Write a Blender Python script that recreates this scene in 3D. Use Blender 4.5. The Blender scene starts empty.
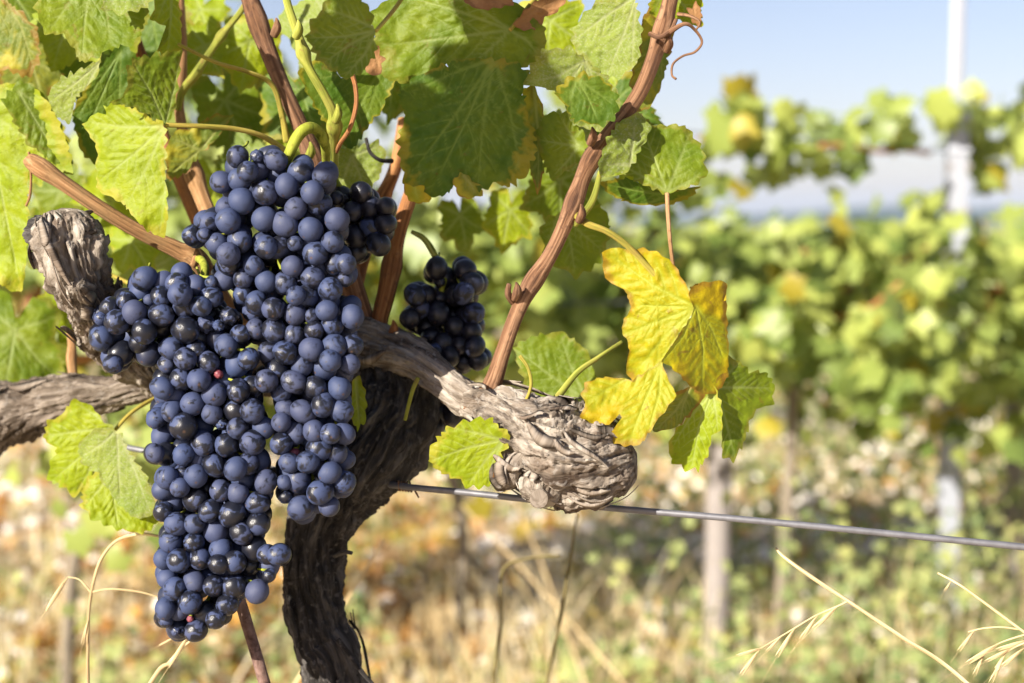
import bpy, bmesh, math, random
import numpy as np
from mathutils import Vector, Matrix

random.seed(7)
RNG = np.random.default_rng(11)
S = bpy.context.scene
COL = S.collection
PI = math.pi

# ------------------------------------------------------------------ camera, sky, sun, exposure
CAM_H = 0.85
PITCH = math.radians(4.66)
FPX = 50.0 / 36.0 * 1024.0
cd = bpy.data.cameras.new('camera')
cam = bpy.data.objects.new('camera', cd)
COL.objects.link(cam)
cam.location = (0, 0, CAM_H)
cam.rotation_euler = (PI / 2 - PITCH, 0, 0)
cd.lens = 50.0
cd.sensor_width = 36.0
cd.clip_start = 0.05
cd.clip_end = 6000
cd.dof.use_dof = True
cd.dof.focus_distance = 0.785
cd.dof.aperture_fstop = 5.2
S.camera = cam

SUN_EL = math.radians(25.0)
SUN_AZ = math.radians(180 + 43.0)            # clockwise from +Y: behind the camera, to its left
world = bpy.data.worlds.new('World')
S.world = world
world.use_nodes = True
wn = world.node_tree
wn.nodes.clear()
w_out = wn.nodes.new('ShaderNodeOutputWorld')
w_bg = wn.nodes.new('ShaderNodeBackground')
w_sky = wn.nodes.new('ShaderNodeTexSky')
w_sky.sky_type = 'NISHITA'
w_sky.sun_disc = False
w_sky.sun_elevation = SUN_EL
w_sky.sun_rotation = SUN_AZ
w_sky.air_density = 1.0
w_sky.dust_density = 1.0
w_sky.ozone_density = 1.5
w_bg.inputs['Strength'].default_value = 0.075
w_mix = wn.nodes.new('ShaderNodeMix')
w_mix.data_type = 'RGBA'
w_mix.blend_type = 'MULTIPLY'
w_mix.inputs['Factor'].default_value = 1.0
w_mix.inputs['B'].default_value = (0.86, 0.725, 0.765, 1)       # slightly lilac summer sky
wn.links.new(w_sky.outputs[0], w_mix.inputs['A'])
wn.links.new(w_mix.outputs['Result'], w_bg.inputs['Color'])
wn.links.new(w_bg.outputs[0], w_out.inputs['Surface'])

sd = bpy.data.lights.new('sun', 'SUN')
sd.energy = 4.9
sd.angle = math.radians(0.53)
sd.color = (1.0, 0.925, 0.81)
sun = bpy.data.objects.new('sun', sd)
COL.objects.link(sun)
SUN_DIR = Vector((math.sin(SUN_AZ) * math.cos(SUN_EL), math.cos(SUN_AZ) * math.cos(SUN_EL), math.sin(SUN_EL)))
sun.rotation_euler = SUN_DIR.to_track_quat('Z', 'Y').to_euler()

S.view_settings.view_transform = 'Standard'
S.view_settings.look = 'None'
S.view_settings.gamma = 1.0
S.view_settings.exposure = 1.35
S.render.engine = 'CYCLES'
S.cycles.use_denoising = True
S.cycles.max_bounces = 8
S.cycles.diffuse_bounces = 4
S.cycles.transmission_bounces = 4
S.cycles.volume_bounces = 0
S.cycles.caustics_reflective = False
S.cycles.caustics_refractive = False

# ------------------------------------------------------------------ geometry helpers
CP, SP = math.cos(PITCH), math.sin(PITCH)


def P(px, py, d):
    """point seen at picture position (px, py) at depth d metres along the view axis (arrays allowed)"""
    px = np.asarray(px, float); py = np.asarray(py, float); d = np.asarray(d, float)
    a = (px - 512.0) / FPX * d
    b = (341.5 - py) / FPX * d
    return np.stack([a + 0 * d, d * CP + b * SP, CAM_H - d * SP + b * CP], -1)


def _hash(i, j, k, seed):
    h = (i * 374761393 + j * 668265263 + k * 2147483647 + seed * 974634777) & 0xffffffff
    h = ((h ^ (h >> 13)) * 1274126177) & 0xffffffff
    h = (h ^ (h >> 16)) & 0xffffffff
    return h.astype(np.float64) / 4294967295.0


def vnoise(p, seed=0):
    p = np.asarray(p, float)
    f = np.floor(p).astype(np.int64)
    u = p - f
    u = u * u * u * (u * (u * 6 - 15) + 10)
    r = 0
    for di in (0, 1):
        wi = u[..., 0] if di else 1 - u[..., 0]
        for dj in (0, 1):
            wj = u[..., 1] if dj else 1 - u[..., 1]
            for dk in (0, 1):
                wk = u[..., 2] if dk else 1 - u[..., 2]
                r = r + wi * wj * wk * _hash(f[..., 0] + di, f[..., 1] + dj, f[..., 2] + dk, seed)
    return r * 2 - 1


def fbm(p, seed=0, octv=4):
    p = np.asarray(p, float)
    a, s, t = 1.0, 0.0, 0.0
    for o in range(octv):
        s = s + a * vnoise(p * 2 ** o, seed + o * 17)
        t += a
        a *= 0.5
    return s / t


def mesh_from(name, verts, faces, smooth=True, attrs=None, uv=None, cols=None):
    me = bpy.data.meshes.new(name)
    verts = np.asarray(verts, float)
    if isinstance(faces, np.ndarray):
        n, k = faces.shape
        me.vertices.add(len(verts))
        me.vertices.foreach_set('co', verts.ravel())
        me.loops.add(n * k)
        me.loops.foreach_set('vertex_index', faces.ravel().astype(np.int32))
        me.polygons.add(n)
        me.polygons.foreach_set('loop_start', (np.arange(n) * k).astype(np.int32))
        me.polygons.foreach_set('loop_total', np.full(n, k, np.int32))
        me.update(calc_edges=True)
        me.validate()
    else:
        me.from_pydata([tuple(v) for v in verts], [], [tuple(int(i) for i in f) for f in faces])
        me.update()
    if smooth:
        me.polygons.foreach_set('use_smooth', np.ones(len(me.polygons), bool))
    for k, v in (attrs or {}).items():
        a = me.attributes.new(k, 'FLOAT', 'POINT')
        a.data.foreach_set('value', np.asarray(v, np.float32))
    if cols is not None:
        a = me.attributes.new('tint', 'FLOAT_COLOR', 'POINT')
        c = np.ones((len(verts), 4), np.float32)
        c[:, :3] = cols
        a.data.foreach_set('color', c.ravel())
    if uv is not None:
        a = me.attributes.new('leafpos', 'FLOAT_VECTOR', 'POINT')
        c = np.zeros((len(verts), 3), np.float32)
        c[:, :uv.shape[1]] = uv
        a.data.foreach_set('vector', c.ravel())
    me.update()
    return me


def link(name, me, mat=None, parent=None, loc=None):
    o = bpy.data.objects.new(name, me)
    COL.objects.link(o)
    if mat is not None and me is not None and not me.materials:
        me.materials.append(mat)
    if parent is not None:
        o.parent = parent
        bpl = Matrix.Translation(-Vector(parent.get('_o', (0, 0, 0))))
        o.matrix_parent_inverse = bpl
    if loc is not None:
        o.location = loc
    return o


def thing(name, loc, label, cat, group=None, kind=None):
    o = bpy.data.objects.new(name, None)
    COL.objects.link(o)
    o.location = loc
    o.empty_display_size = 0.02
    o['_o'] = tuple(float(v) for v in loc)
    tag(o, label, cat, group, kind)
    return o


def tag(o, label=None, cat=None, group=None, kind=None):
    if label: o['label'] = label
    if cat: o['category'] = cat
    if group: o['group'] = group
    if kind: o['kind'] = kind
    return o


def spline(pts, n):
    """Catmull-Rom resample of rows of numbers, n samples evenly spaced over length of the first 3 columns"""
    pts = np.asarray(pts, float)
    q = np.vstack([2 * pts[0] - pts[1], pts, 2 * pts[-1] - pts[-2]])
    out = []
    for i in range(1, len(q) - 2):
        t = np.linspace(0, 1, 40, endpoint=False)[:, None]
        a, b, c, d = q[i - 1], q[i], q[i + 1], q[i + 2]
        out.append(0.5 * ((2 * b) + (-a + c) * t + (2 * a - 5 * b + 4 * c - d) * t ** 2 + (-a + 3 * b - 3 * c + d) * t ** 3))
    out.append(q[-2:-1])
    o = np.vstack(out)
    L = np.concatenate([[0], np.cumsum(np.linalg.norm(np.diff(o[:, :3], axis=0), axis=1))])
    s = np.linspace(0, L[-1], n)
    return np.stack([np.interp(s, L, o[:, k]) for k in range(o.shape[1])], 1), s


def frames(c):
    t = np.gradient(c, axis=0)
    t /= np.linalg.norm(t, axis=1)[:, None] + 1e-12
    n = np.zeros_like(t)
    ref = np.array([0.3, 0.9, 0.2])
    v = np.cross(t[0], ref); v /= np.linalg.norm(v)
    n[0] = v
    for i in range(1, len(t)):
        v = n[i - 1] - t[i] * np.dot(n[i - 1], t[i])
        n[i] = v / (np.linalg.norm(v) + 1e-12)
    return t, n, np.cross(t, n)


CAP = 0.3


def tube_grid(c, rad, seg):
    """rings round a centreline; rad is (n,) or (n, seg); returns verts, quads with capped ends"""
    t, n, b = frames(c)
    th = np.linspace(0, 2 * PI, seg, endpoint=False)
    if rad.ndim == 1:
        rad = np.repeat(rad[:, None], seg, 1)
    v = c[:, None, :] + rad[..., None] * (np.cos(th)[None, :, None] * n[:, None, :] + np.sin(th)[None, :, None] * b[:, None, :])
    N = len(c)
    i = np.arange(N - 1)[:, None] * seg
    j = np.arange(seg)[None, :]
    j2 = (j + 1) % seg
    q = np.stack([i + j, i + j2, i + seg + j2, i + seg + j], -1).reshape(-1, 4)
    verts = v.reshape(-1, 3)
    verts = np.vstack([verts, c[0] - CAP * rad[0].mean() * t[0], c[-1] + CAP * rad[-1].mean() * t[-1]])
    k0, k1 = N * seg, N * seg + 1
    jj = np.arange(seg)
    cap0 = np.stack([jj, np.full(seg, k0), np.full(seg, k0), (jj + 1) % seg], -1)
    cap1 = np.stack([(N - 1) * seg + jj, (N - 1) * seg + (jj + 1) % seg, np.full(seg, k1), np.full(seg, k1)], -1)
    caps = [tuple(dict.fromkeys(r)) for r in np.vstack([cap0, cap1]).tolist()]
    return verts, q, caps, th


class Soup:
    def __init__(s):
        s.v = []; s.f = []; s.c = []; s.n = 0; s.extra = {}

    def add(s, v, f, col=None):
        v = np.asarray(v, float)
        s.v.append(v)
        for q in f:
            s.f.append(tuple(int(i) + s.n for i in q))
        if col is not None:
            col = np.asarray(col, float)
            s.c.append(np.broadcast_to(col, (len(v), 3)) if col.ndim == 1 else col)
        s.n += len(v)

    def mesh(s, name, smooth=True):
        return mesh_from(name, np.vstack(s.v), s.f, smooth, cols=np.vstack(s.c) if s.c else None)


def px_path(pts):
    """rows (px, py, depth, radius in px) -> world xyz + radius in metres"""
    a = np.asarray(pts, float)
    w = P(a[:, 0], a[:, 1], a[:, 2])
    return np.hstack([w, (a[:, 3] * a[:, 2] / FPX)[:, None]])


# ------------------------------------------------------------------ materials
class NT:
    def __init__(s, name):
        s.m = bpy.data.materials.new(name)
        s.m.use_nodes = True
        s.t = s.m.node_tree
        s.t.nodes.clear()
        s.out = s.t.nodes.new('ShaderNodeOutputMaterial')

    def n(s, kind, **kw):
        x = s.t.nodes.new(kind)
        for k, v in kw.items():
            setattr(x, k, v)
        return x

    def l(s, a, b):
        s.t.links.new(a, b)

    def attr(s, name):
        return s.n('ShaderNodeAttribute', attribute_name=name)

    def noise(s, scale, vec=None, detail=4, rough=0.55, dist=0.0):
        x = s.n('ShaderNodeTexNoise')
        x.inputs['Scale'].default_value = scale
        x.inputs['Detail'].default_value = detail
        x.inputs['Roughness'].default_value = rough
        x.inputs['Distortion'].default_value = dist
        if vec is not None: s.l(vec, x.inputs['Vector'])
        return x.outputs['Fac']

    def ramp(s, fac, stops):
        x = s.n('ShaderNodeValToRGB')
        e = x.color_ramp.elements
        while len(e) < len(stops): e.new(0.5)
        for k, (p, c) in enumerate(stops):
            e[k].position = p
            e[k].color = (c, c, c, 1) if isinstance(c, (int, float)) else (*c, 1)
        s.l(fac, x.inputs['Fac'])
        return x.outputs['Color']

    def mix(s, fac, a, b, mode='MIX'):
        x = s.n('ShaderNodeMix', data_type='RGBA', blend_type=mode)
        for sock, val in ((x.inputs['Factor'], fac), (x.inputs['A'], a), (x.inputs['B'], b)):
            if hasattr(val, 'is_output'): s.l(val, sock)
            elif isinstance(val, (int, float)): sock.default_value = val
            else: sock.default_value = (*val, 1)
        return x.outputs['Result']

    def math(s, op, a, b=None, clamp=False):
        x = s.n('ShaderNodeMath', operation=op, use_clamp=clamp)
        for k, val in enumerate((a, b)):
            if val is None: continue
            if hasattr(val, 'is_output'): s.l(val, x.inputs[k])
            else: x.inputs[k].default_value = val
        return x.outputs[0]

    def mapping(s, vec, scale):
        x = s.n('ShaderNodeMapping')
        x.inputs['Scale'].default_value = scale
        s.l(vec, x.inputs['Vector'])
        return x.outputs[0]

    def bump(s, h, strength, dist):
        x = s.n('ShaderNodeBump')
        x.inputs['Strength'].default_value = strength
        x.inputs['Distance'].default_value = dist
        s.l(h, x.inputs['Height'])
        return x.outputs[0]

    def principled(s, col, rough=0.6, spec=0.5, normal=None, **kw):
        x = s.n('ShaderNodeBsdfPrincipled')
        if hasattr(col, 'is_output'): s.l(col, x.inputs['Base Color'])
        else: x.inputs['Base Color'].default_value = (*col, 1)
        if hasattr(rough, 'is_output'): s.l(rough, x.inputs['Roughness'])
        else: x.inputs['Roughness'].default_value = rough
        if hasattr(spec, 'is_output'): s.l(spec, x.inputs['Specular IOR Level'])
        else: x.inputs['Specular IOR Level'].default_value = spec
        for k, v in kw.items():
            x.inputs[k.replace('_', ' ')].default_value = v
        if normal is not None: s.l(normal, x.inputs['Normal'])
        return x.outputs[0]

    def finish(s, sh):
        s.l(sh, s.out.inputs['Surface'])
        return s.m


def leaf_mat(name, col_a, col_b, vein, edge, edge_amt=0.5, spots=0.0, trans=0.42, rough=0.5, near=None, e_lo=.90, yellowing=None, fuzz=0.0):
    m = NT(name)
    pos = m.attr('leafpos').outputs['Vector']
    info = m.n('ShaderNodeObjectInfo')
    sh = m.n('ShaderNodeVectorMath', operation='ADD')
    m.l(pos, sh.inputs[0])
    comb = m.n('ShaderNodeCombineXYZ')
    for k in range(3):
        m.l(m.math('MULTIPLY', info.outputs['Random'], 3.0 + 1.7 * k), comb.inputs[k])
    m.l(comb.outputs[0], sh.inputs[1])
    q = sh.outputs[0]
    big = m.noise(38, q, 4, 0.6)
    fine = m.noise(420, q, 4, 0.65)
    c = m.mix(m.ramp(big, [(0.35, 0.0), (0.65, 1.0)]), col_a, col_b)
    c = m.mix(m.math('MULTIPLY', m.ramp(fine, [(0.3, 0.0), (0.75, 1.0)]), 0.35), c, tuple(v * 0.62 for v in col_a))
    vd = m.attr('vdist').outputs['Fac']          # distance to the nearest vein, 0..1
    if near:
        c = m.mix(m.math('MULTIPLY', m.ramp(m.math('ADD', vd, m.math('MULTIPLY', m.math('SUBTRACT', big, .5), .8)), [(0.05, 1.0), (0.6, 0.0)]), 0.6), c, near)
    if yellowing:
        f = m.math('ADD', vd, m.math('MULTIPLY', big, 0.9))
        c = m.mix(m.math('MULTIPLY', m.ramp(f, [(0.62, 0.0), (1.15, 1.0)]), 0.85), c, yellowing)
    if spots:
        sp = m.noise(95, q, 5, 0.7, 0.6)
        c = m.mix(m.math('MULTIPLY', m.ramp(sp, [(0.62, 0.0), (0.67, 1.0)]), spots), c, (0.17, 0.075, 0.022))
    e = m.attr('edge').outputs['Fac']
    en = m.math('ADD', e, m.math('MULTIPLY', m.math('SUBTRACT', m.noise(34, q, 4, 0.65), 0.5), 1.3))
    c = m.mix(m.math('MULTIPLY', m.ramp(en, [(e_lo, 0.0), (e_lo + .18, 1.0)]), edge_amt), c, edge)
    v = m.attr('vein').outputs['Fac']
    c = m.mix(m.math('MULTIPLY', v, 0.55), c, vein)
    if fuzz:
        c = m.mix(m.math('MULTIPLY', m.ramp(m.noise(900, q, 2), [(0.5, 0.0), (0.7, 1.0)]), fuzz), c, (0.42, 0.45, 0.33))
    h = m.math('ADD', m.math('MULTIPLY', fine, 0.6), m.math('MULTIPLY', m.noise(160, q, 3), 1.0))
    nb = m.bump(h, 0.55, 0.0016)
    pr = m.principled(c, rough, 0.28, nb)
    tr = m.n('ShaderNodeBsdfTranslucent')
    m.l(m.mix(1.0, c, (1.0, 1.0, 0.55), 'MULTIPLY'), tr.inputs['Color'])
    mx = m.n('ShaderNodeMixShader')
    mx.inputs[0].default_value = trans
    m.l(pr, mx.inputs[1]); m.l(tr.outputs[0], mx.inputs[2])
    return m.finish(mx.outputs[0])


GREEN = leaf_mat('leaf_green', (0.115, 0.180, 0.007), (0.20, 0.255, 0.011), (0.30, 0.36, 0.12), (0.30, 0.24, 0.05), 0.35, 0.35)
LIME = leaf_mat('leaf_lime', (0.24, 0.315, 0.006), (0.32, 0.38, 0.009), (0.36, 0.42, 0.14), (0.45, 0.36, 0.05), 0.45, 0.28)
PALE = leaf_mat('leaf_underside', (0.205, 0.275, 0.040), (0.275, 0.33, 0.055), (0.40, 0.43, 0.22), (0.30, 0.26, 0.06), 0.3, 0.10, fuzz=0.35, rough=0.65)
DEEP = leaf_mat('leaf_deep_green', (0.065, 0.135, 0.008), (0.13, 0.19, 0.010), (0.22, 0.30, 0.06), (0.40, 0.30, 0.02), 0.5, 0.45)
OLIVE = leaf_mat('leaf_olive', (0.13, 0.19, 0.025), (0.24, 0.25, 0.028), (0.36, 0.37, 0.12), (0.28, 0.13, 0.03), 0.7, 0.35, yellowing=(0.42, 0.36, 0.03))
YELLOW = leaf_mat('leaf_yellow', (0.41, 0.29, 0.005), (0.49, 0.395, 0.008), (0.36, 0.40, 0.05), (0.22, 0.085, 0.02), 0.55, 0.5, trans=0.36, near=(0.24, 0.32, 0.010), e_lo=.86)
BROWN = leaf_mat('leaf_brown', (0.22, 0.10, 0.035), (0.38, 0.21, 0.09), (0.30, 0.17, 0.07), (0.14, 0.06, 0.02), 0.6, 0.4, trans=0.2, rough=0.75)


def bark_mat(name, cols, bump=0.9, streak=(150, 150, 20)):
    m = NT(name)
    pos = m.attr('leafpos').outputs['Vector']
    st = m.mapping(pos, streak)
    a = m.noise(1.0, st, 6, 0.65, 0.4)
    b = m.noise(55, pos, 5, 0.6)
    c = m.ramp(a, [(0.34, tuple(v * .5 for v in cols[0])), (0.48, cols[1]), (0.64, tuple(v * 1.25 for v in cols[2]))])
    c = m.mix(m.math('MULTIPLY', m.ramp(b, [(0.45, 0.0), (0.7, 1.0)]), 0.55), c, cols[3])
    c = m.mix(m.math('MULTIPLY', m.ramp(m.noise(240, pos, 3), [(0.58, 0.0), (0.66, 1.0)]), 0.5), c, cols[4])
    fine = m.noise(1.0, m.mapping(pos, tuple(v * 4 for v in streak)), 5, 0.7)
    nb = m.bump(m.math('ADD', a, m.math('MULTIPLY', fine, 0.5)), bump, 0.004)
    return m.finish(m.principled(c, 0.85, 0.2, nb))


BARK = bark_mat('bark_trunk', [(0.016, 0.0145, 0.0135), (0.038, 0.034, 0.031), (0.092, 0.085, 0.078), (0.026, 0.022, 0.020), (0.13, 0.122, 0.114)])
BARK_GREY = bark_mat('bark_weathered', [(0.070, 0.054, 0.042), (0.20, 0.165, 0.13), (0.33, 0.295, 0.25), (0.11, 0.068, 0.042), (0.34, 0.31, 0.275)])
BARK_MID = bark_mat('bark_brown', [(0.045, 0.034, 0.026), (0.115, 0.09, 0.068), (0.22, 0.185, 0.15), (0.075, 0.052, 0.036), (0.25, 0.22, 0.19)])
CANE = bark_mat('cane_reddish', [(0.095, 0.045, 0.024), (0.165, 0.082, 0.042), (0.25, 0.145, 0.082), (0.10, 0.055, 0.038), (0.075, 0.040, 0.028)], 0.5, (420, 420, 9))
CANE_TAN = bark_mat('cane_tan', [(0.21, 0.105, 0.042), (0.29, 0.155, 0.068), (0.36, 0.215, 0.11), (0.20, 0.135, 0.06), (0.17, 0.09, 0.04)], 0.5, (420, 420, 9))
CANE_ORANGE = bark_mat('cane_orange', [(0.20, 0.078, 0.026), (0.28, 0.115, 0.038), (0.34, 0.165, 0.065), (0.17, 0.085, 0.046), (0.14, 0.065, 0.035)], 0.5, (420, 420, 9))
SHOOT = bark_mat('shoot_green', [(0.16, 0.18, 0.024), (0.23, 0.25, 0.036), (0.29, 0.29, 0.065), (0.21, 0.17, 0.04), (0.19, 0.13, 0.035)], 0.1, (260, 260, 14))
PETIOLE = bark_mat('petiole_yellow_green', [(0.24, 0.22, 0.03), (0.32, 0.27, 0.045), (0.38, 0.31, 0.07), (0.30, 0.18, 0.045), (0.24, 0.15, 0.04)], 0.1, (260, 260, 14))
PEDUNCLE = bark_mat('peduncle_green', [(0.16, 0.20, 0.018), (0.22, 0.25, 0.024), (0.27, 0.29, 0.04), (0.18, 0.19, 0.022), (0.20, 0.17, 0.03)], 0.1, (200, 200, 20))
RUSTY = bark_mat('rusty_steel', [(0.10, 0.058, 0.046), (0.15, 0.092, 0.075), (0.20, 0.135, 0.115), (0.12, 0.065, 0.046), (0.075, 0.045, 0.038)], 0.3, (150, 150, 150))
STRAW = bark_mat('dry_straw', [(0.40, 0.29, 0.14), (0.52, 0.40, 0.21), (0.60, 0.49, 0.29), (0.42, 0.28, 0.14), (0.36, 0.26, 0.15)], 0.1, (300, 300, 10))
DRYWEED = bark_mat('dry_weed', [(0.10, 0.085, 0.03), (0.16, 0.13, 0.05), (0.2, 0.17, 0.08), (0.13, 0.09, 0.04), (0.12, 0.1, 0.05)], 0.1, (300, 300, 10))


def tint_mat(name, rough=0.6, trans=0.35, vary=0.3, spec=0.3):
    m = NT(name)
    c = m.attr('tint').outputs['Color']
    g = m.n('ShaderNodeNewGeometry').outputs['Position']
    c = m.mix(m.math('MULTIPLY', m.noise(60, g, 3), vary), c, m.mix(1.0, c, (0.5, 0.5, 0.45), 'MULTIPLY'))
    pr = m.principled(c, rough, spec)
    if trans <= 0: return m.finish(pr)
    tr = m.n('ShaderNodeBsdfTranslucent')
    m.l(m.mix(1.0, c, (1.0, 1.0, 0.6), 'MULTIPLY'), tr.inputs['Color'])
    mx = m.n('ShaderNodeMixShader')
    mx.inputs[0].default_value = trans
    m.l(pr, mx.inputs[1]); m.l(tr.outputs[0], mx.inputs[2])
    return m.finish(mx.outputs[0])


CROWN = tint_mat('crown_foliage', 0.42, 0.45, 0.3, 0.5)
HERB = tint_mat('herbs', 0.7, 0.42, 0.15)
STONE = tint_mat('stones', 0.85, 0.0)


def grape_mat(name, lo, hi, bloom, dark):
    m = NT(name)
    tc = m.n('ShaderNodeTexCoord').outputs['Object']
    info = m.n('ShaderNodeObjectInfo')
    rv = m.attr('seed').outputs['Fac']
    r = m.math('ADD', info.outputs['Random'], rv)
    comb = m.n('ShaderNodeCombineXYZ')
    for k in range(3):
        m.l(m.math('MULTIPLY', r, 31.0 + 17 * k), comb.inputs[k])
    ad = m.n('ShaderNodeVectorMath', operation='ADD')
    m.l(tc, ad.inputs[0]); m.l(comb.outputs[0], ad.inputs[1])
    q = ad.outputs[0]
    n1 = m.noise(1.05, q, 6, 0.62, 0.7)
    sh = m.math('ADD', n1, m.math('MULTIPLY', m.math('SUBTRACT', m.math('FRACT', m.math('MULTIPLY', r, 7.31)), 0.5), 0.16))
    mask = m.ramp(sh, [(lo, 0.0), (hi, 1.0)])
    grain = m.noise(14, q, 4, 0.7)
    mask = m.math('MULTIPLY', mask, m.math('ADD', 0.72, m.math('MULTIPLY', grain, 0.5)), True)
    specks = m.ramp(m.noise(22, q, 2, 0.5), [(0.66, 0.0), (0.72, 1.0)])
    tone = m.math('FRACT', m.math('MULTIPLY', r, 13.7))
    bl = m.mix(tone, bloom, tuple(v * f for v, f in zip(bloom, (1.28, 1.05, 0.92))))
    c = m.mix(mask, dark, bl)
    c = m.mix(m.math('MULTIPLY', specks, 0.25), c, (0.05, 0.035, 0.04))
    scar = m.attr('scar').outputs['Fac']
    c = m.mix(scar, c, (0.085, 0.05, 0.035))
    rough = m.mix(mask, (0.30, 0.30, 0.30), (0.66, 0.66, 0.66))
    rx = m.n('ShaderNodeSeparateColor'); m.l(rough, rx.inputs[0])
    nb = m.bump(m.math('ADD', m.math('MULTIPLY', grain, 0.4), n1), 0.12, 0.05)
    return m.finish(m.principled(c, rx.outputs[0], 0.42, nb))


GRAPE_BLOOM = grape_mat('grape_skin_dusty', 0.38, 0.47, (0.030, 0.045, 0.106), (0.009, 0.010, 0.016))
GRAPE_MIX = grape_mat('grape_skin_rubbed', 0.475, 0.525, (0.030, 0.047, 0.116), (0.008, 0.009, 0.015))
GRAPE_DARK = grape_mat('grape_skin_dark', 0.52, 0.80, (0.018, 0.026, 0.060), (0.008, 0.008, 0.013))
GRAPE_RED = grape_mat('grape_skin_red', 0.3, 0.6, (0.20, 0.06, 0.08), (0.11, 0.02, 0.03))


def plain(name, col, rough=0.5, metal=0.0, var=0.25, scale=30):
    m = NT(name)
    g = m.n('ShaderNodeTexCoord').outputs['Object']
    n = m.noise(scale, g, 5, 0.6)
    c = m.mix(m.math('MULTIPLY', m.ramp(n, [(0.3, 0.0), (0.7, 1.0)]), var), col, tuple(v * 0.45 for v in col))
    return m.finish(m.principled(c, rough, 0.4, None, Metallic=metal))


WIRE_M = plain('galvanised_wire', (0.17, 0.17, 0.185), 0.5, 0.35, 0.6, 160)
POST_M = plain('galvanised_post', (0.35, 0.37, 0.42), 0.5, 0.1, 0.10, 12)
POST_OLD = plain('weathered_zinc', (0.52, 0.55, 0.63), 0.6, 0.1, 0.35, 18)
STAKE_M = plain('weathered_stake', (0.27, 0.24, 0.225), 0.85, 0.0, 0.4, 14)

# ------------------------------------------------------------------ setting: ground, hills
rs = np.concatenate([np.linspace(0, 14, 90), np.geomspace(14.5, 2500, 40)])
th = np.linspace(0, 2 * PI, 96, endpoint=False)
gx = rs[:, None] * np.cos(th)[None]
gy = rs[:, None] * np.sin(th)[None] + 2.0


def ground_z(x, y):
    x = np.asarray(x, float); y = np.asarray(y, float)
    z = 0.030 * fbm(np.stack([x * 1.1, y * 1.1, 0 * x], -1), 5, 3) + 0.012 * vnoise(np.stack([x * 7, y * 7, 0 * x], -1), 6)
    return z * np.clip(1.3 - np.hypot(x, y) / 40, 0, 1)


gv = np.stack([gx, gy, ground_z(gx, gy)], -1).reshape(-1, 3)
N0, SG = len(rs), len(th)
ii = np.arange(N0 - 1)[:, None] * SG; jj = np.arange(SG)[None]
gq = np.stack([ii + jj, ii + SG + jj, ii + SG + (jj + 1) % SG, ii + (jj + 1) % SG], -1).reshape(-1, 4)
m = NT('dry_soil')
g = m.n('ShaderNodeNewGeometry').outputs['Position']
n1 = m.noise(2.2, g, 6, 0.6)
n2 = m.noise(14, g, 5, 0.7)
c = m.ramp(n1, [(0.32, (0.40, 0.265, 0.135)), (0.5, (0.54, 0.41, 0.26)), (0.68, (0.40, 0.36, 0.18))])
c = m.mix(m.math('MULTIPLY', n2, 0.6), c, (0.56, 0.46, 0.34))
m.finish(m.principled(c, 0.95, 0.15, m.bump(n2, 0.6, 0.02)))
ground = link('ground', mesh_from('ground', gv, gq), m.m)
tag(ground, 'dry stony vineyard soil under straw and weeds', 'ground', kind='structure')


def hill_ridge(name, dist, height, seed, col, label):
    n = 160
    a = np.linspace(-1.1, 1.1, n)
    h = height * (0.55 + 0.6 * fbm(np.stack([a * 3.0, 0 * a, 0 * a + seed], -1), seed, 4))
    rows = []
    for k, (f, dr) in enumerate([(0, -0.35), (0.35, -0.22), (0.75, -0.1), (1, 0), (0.6, 0.12), (0, 0.3)]):
        d = dist * (1 + dr)
        rows.append(np.stack([np.sin(a) * d, np.cos(a) * d, h * f - 2.0 * (f == 0)], -1))
    v = np.stack(rows).reshape(-1, 3)
    i = np.arange(5)[:, None] * n; j = np.arange(n - 1)[None]
    q = np.stack([i + j, i + j + 1, i + n + j + 1, i + n + j], -1).reshape(-1, 4)
    mm = NT(name + '_scrub')
    gg = mm.n('ShaderNodeNewGeometry').outputs['Position']
    cc = mm.ramp(mm.noise(0.02, gg, 6, 0.65), [(0.35, tuple(v * 0.6 for v in col)), (0.65, col)])
    mm.finish(mm.principled(cc, 0.95, 0.1))
    o = link(name, mesh_from(name, v, q), mm.m)
    tag(o, label, 'hills', kind='structure')


hill_ridge('hills', 1400, 30.0, 3, (0.07, 0.10, 0.06), 'low wooded hills fading to blue along the horizon')

# even air between the camera and the hills
hz = bpy.data.meshes.new('haze')
bm = bmesh.new()
bmesh.ops.create_cube(bm, size=1.0)
bm.to_mesh(hz); bm.free()
hzo = link('haze', hz)
hzo.scale = (6400, 6400, 64)
hzo.location = (0, 0, 64 / 2 - 4.0)
tag(hzo, 'pale summer haze over the vineyard and hills', 'haze', kind='stuff')
m = NT('summer_haze')
pv = m.n('ShaderNodeVolumePrincipled')
pv.inputs['Color'].default_value = (0.58, 0.74, 1.0, 1)
pv.inputs['Density'].default_value = 0.0003
pv.inputs['Anisotropy'].default_value = 0.0
m.l(pv.outputs[0], m.out.inputs['Volume'])
hz.materials.append(m.m)

# ------------------------------------------------------------------ background foliage
LEAF2 = []
for a_, r_ in [(0, 1), (22, .74), (34, .70), (58, .88), (80, .60), (112, .66), (146, .46), (172, .14)]:
    LEAF2.append((a_, r_))
_ang = np.array([a for a, r in LEAF2] + [360 - a for a, r in LEAF2[::-1] if a > 0]) * PI / 180
_rad = np.array([r for a, r in LEAF2] + [r for a, r in LEAF2[::-1] if a > 0])
LEAF_XY = np.stack([_rad * np.sin(_ang), _rad * np.cos(_ang)], -1)


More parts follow.
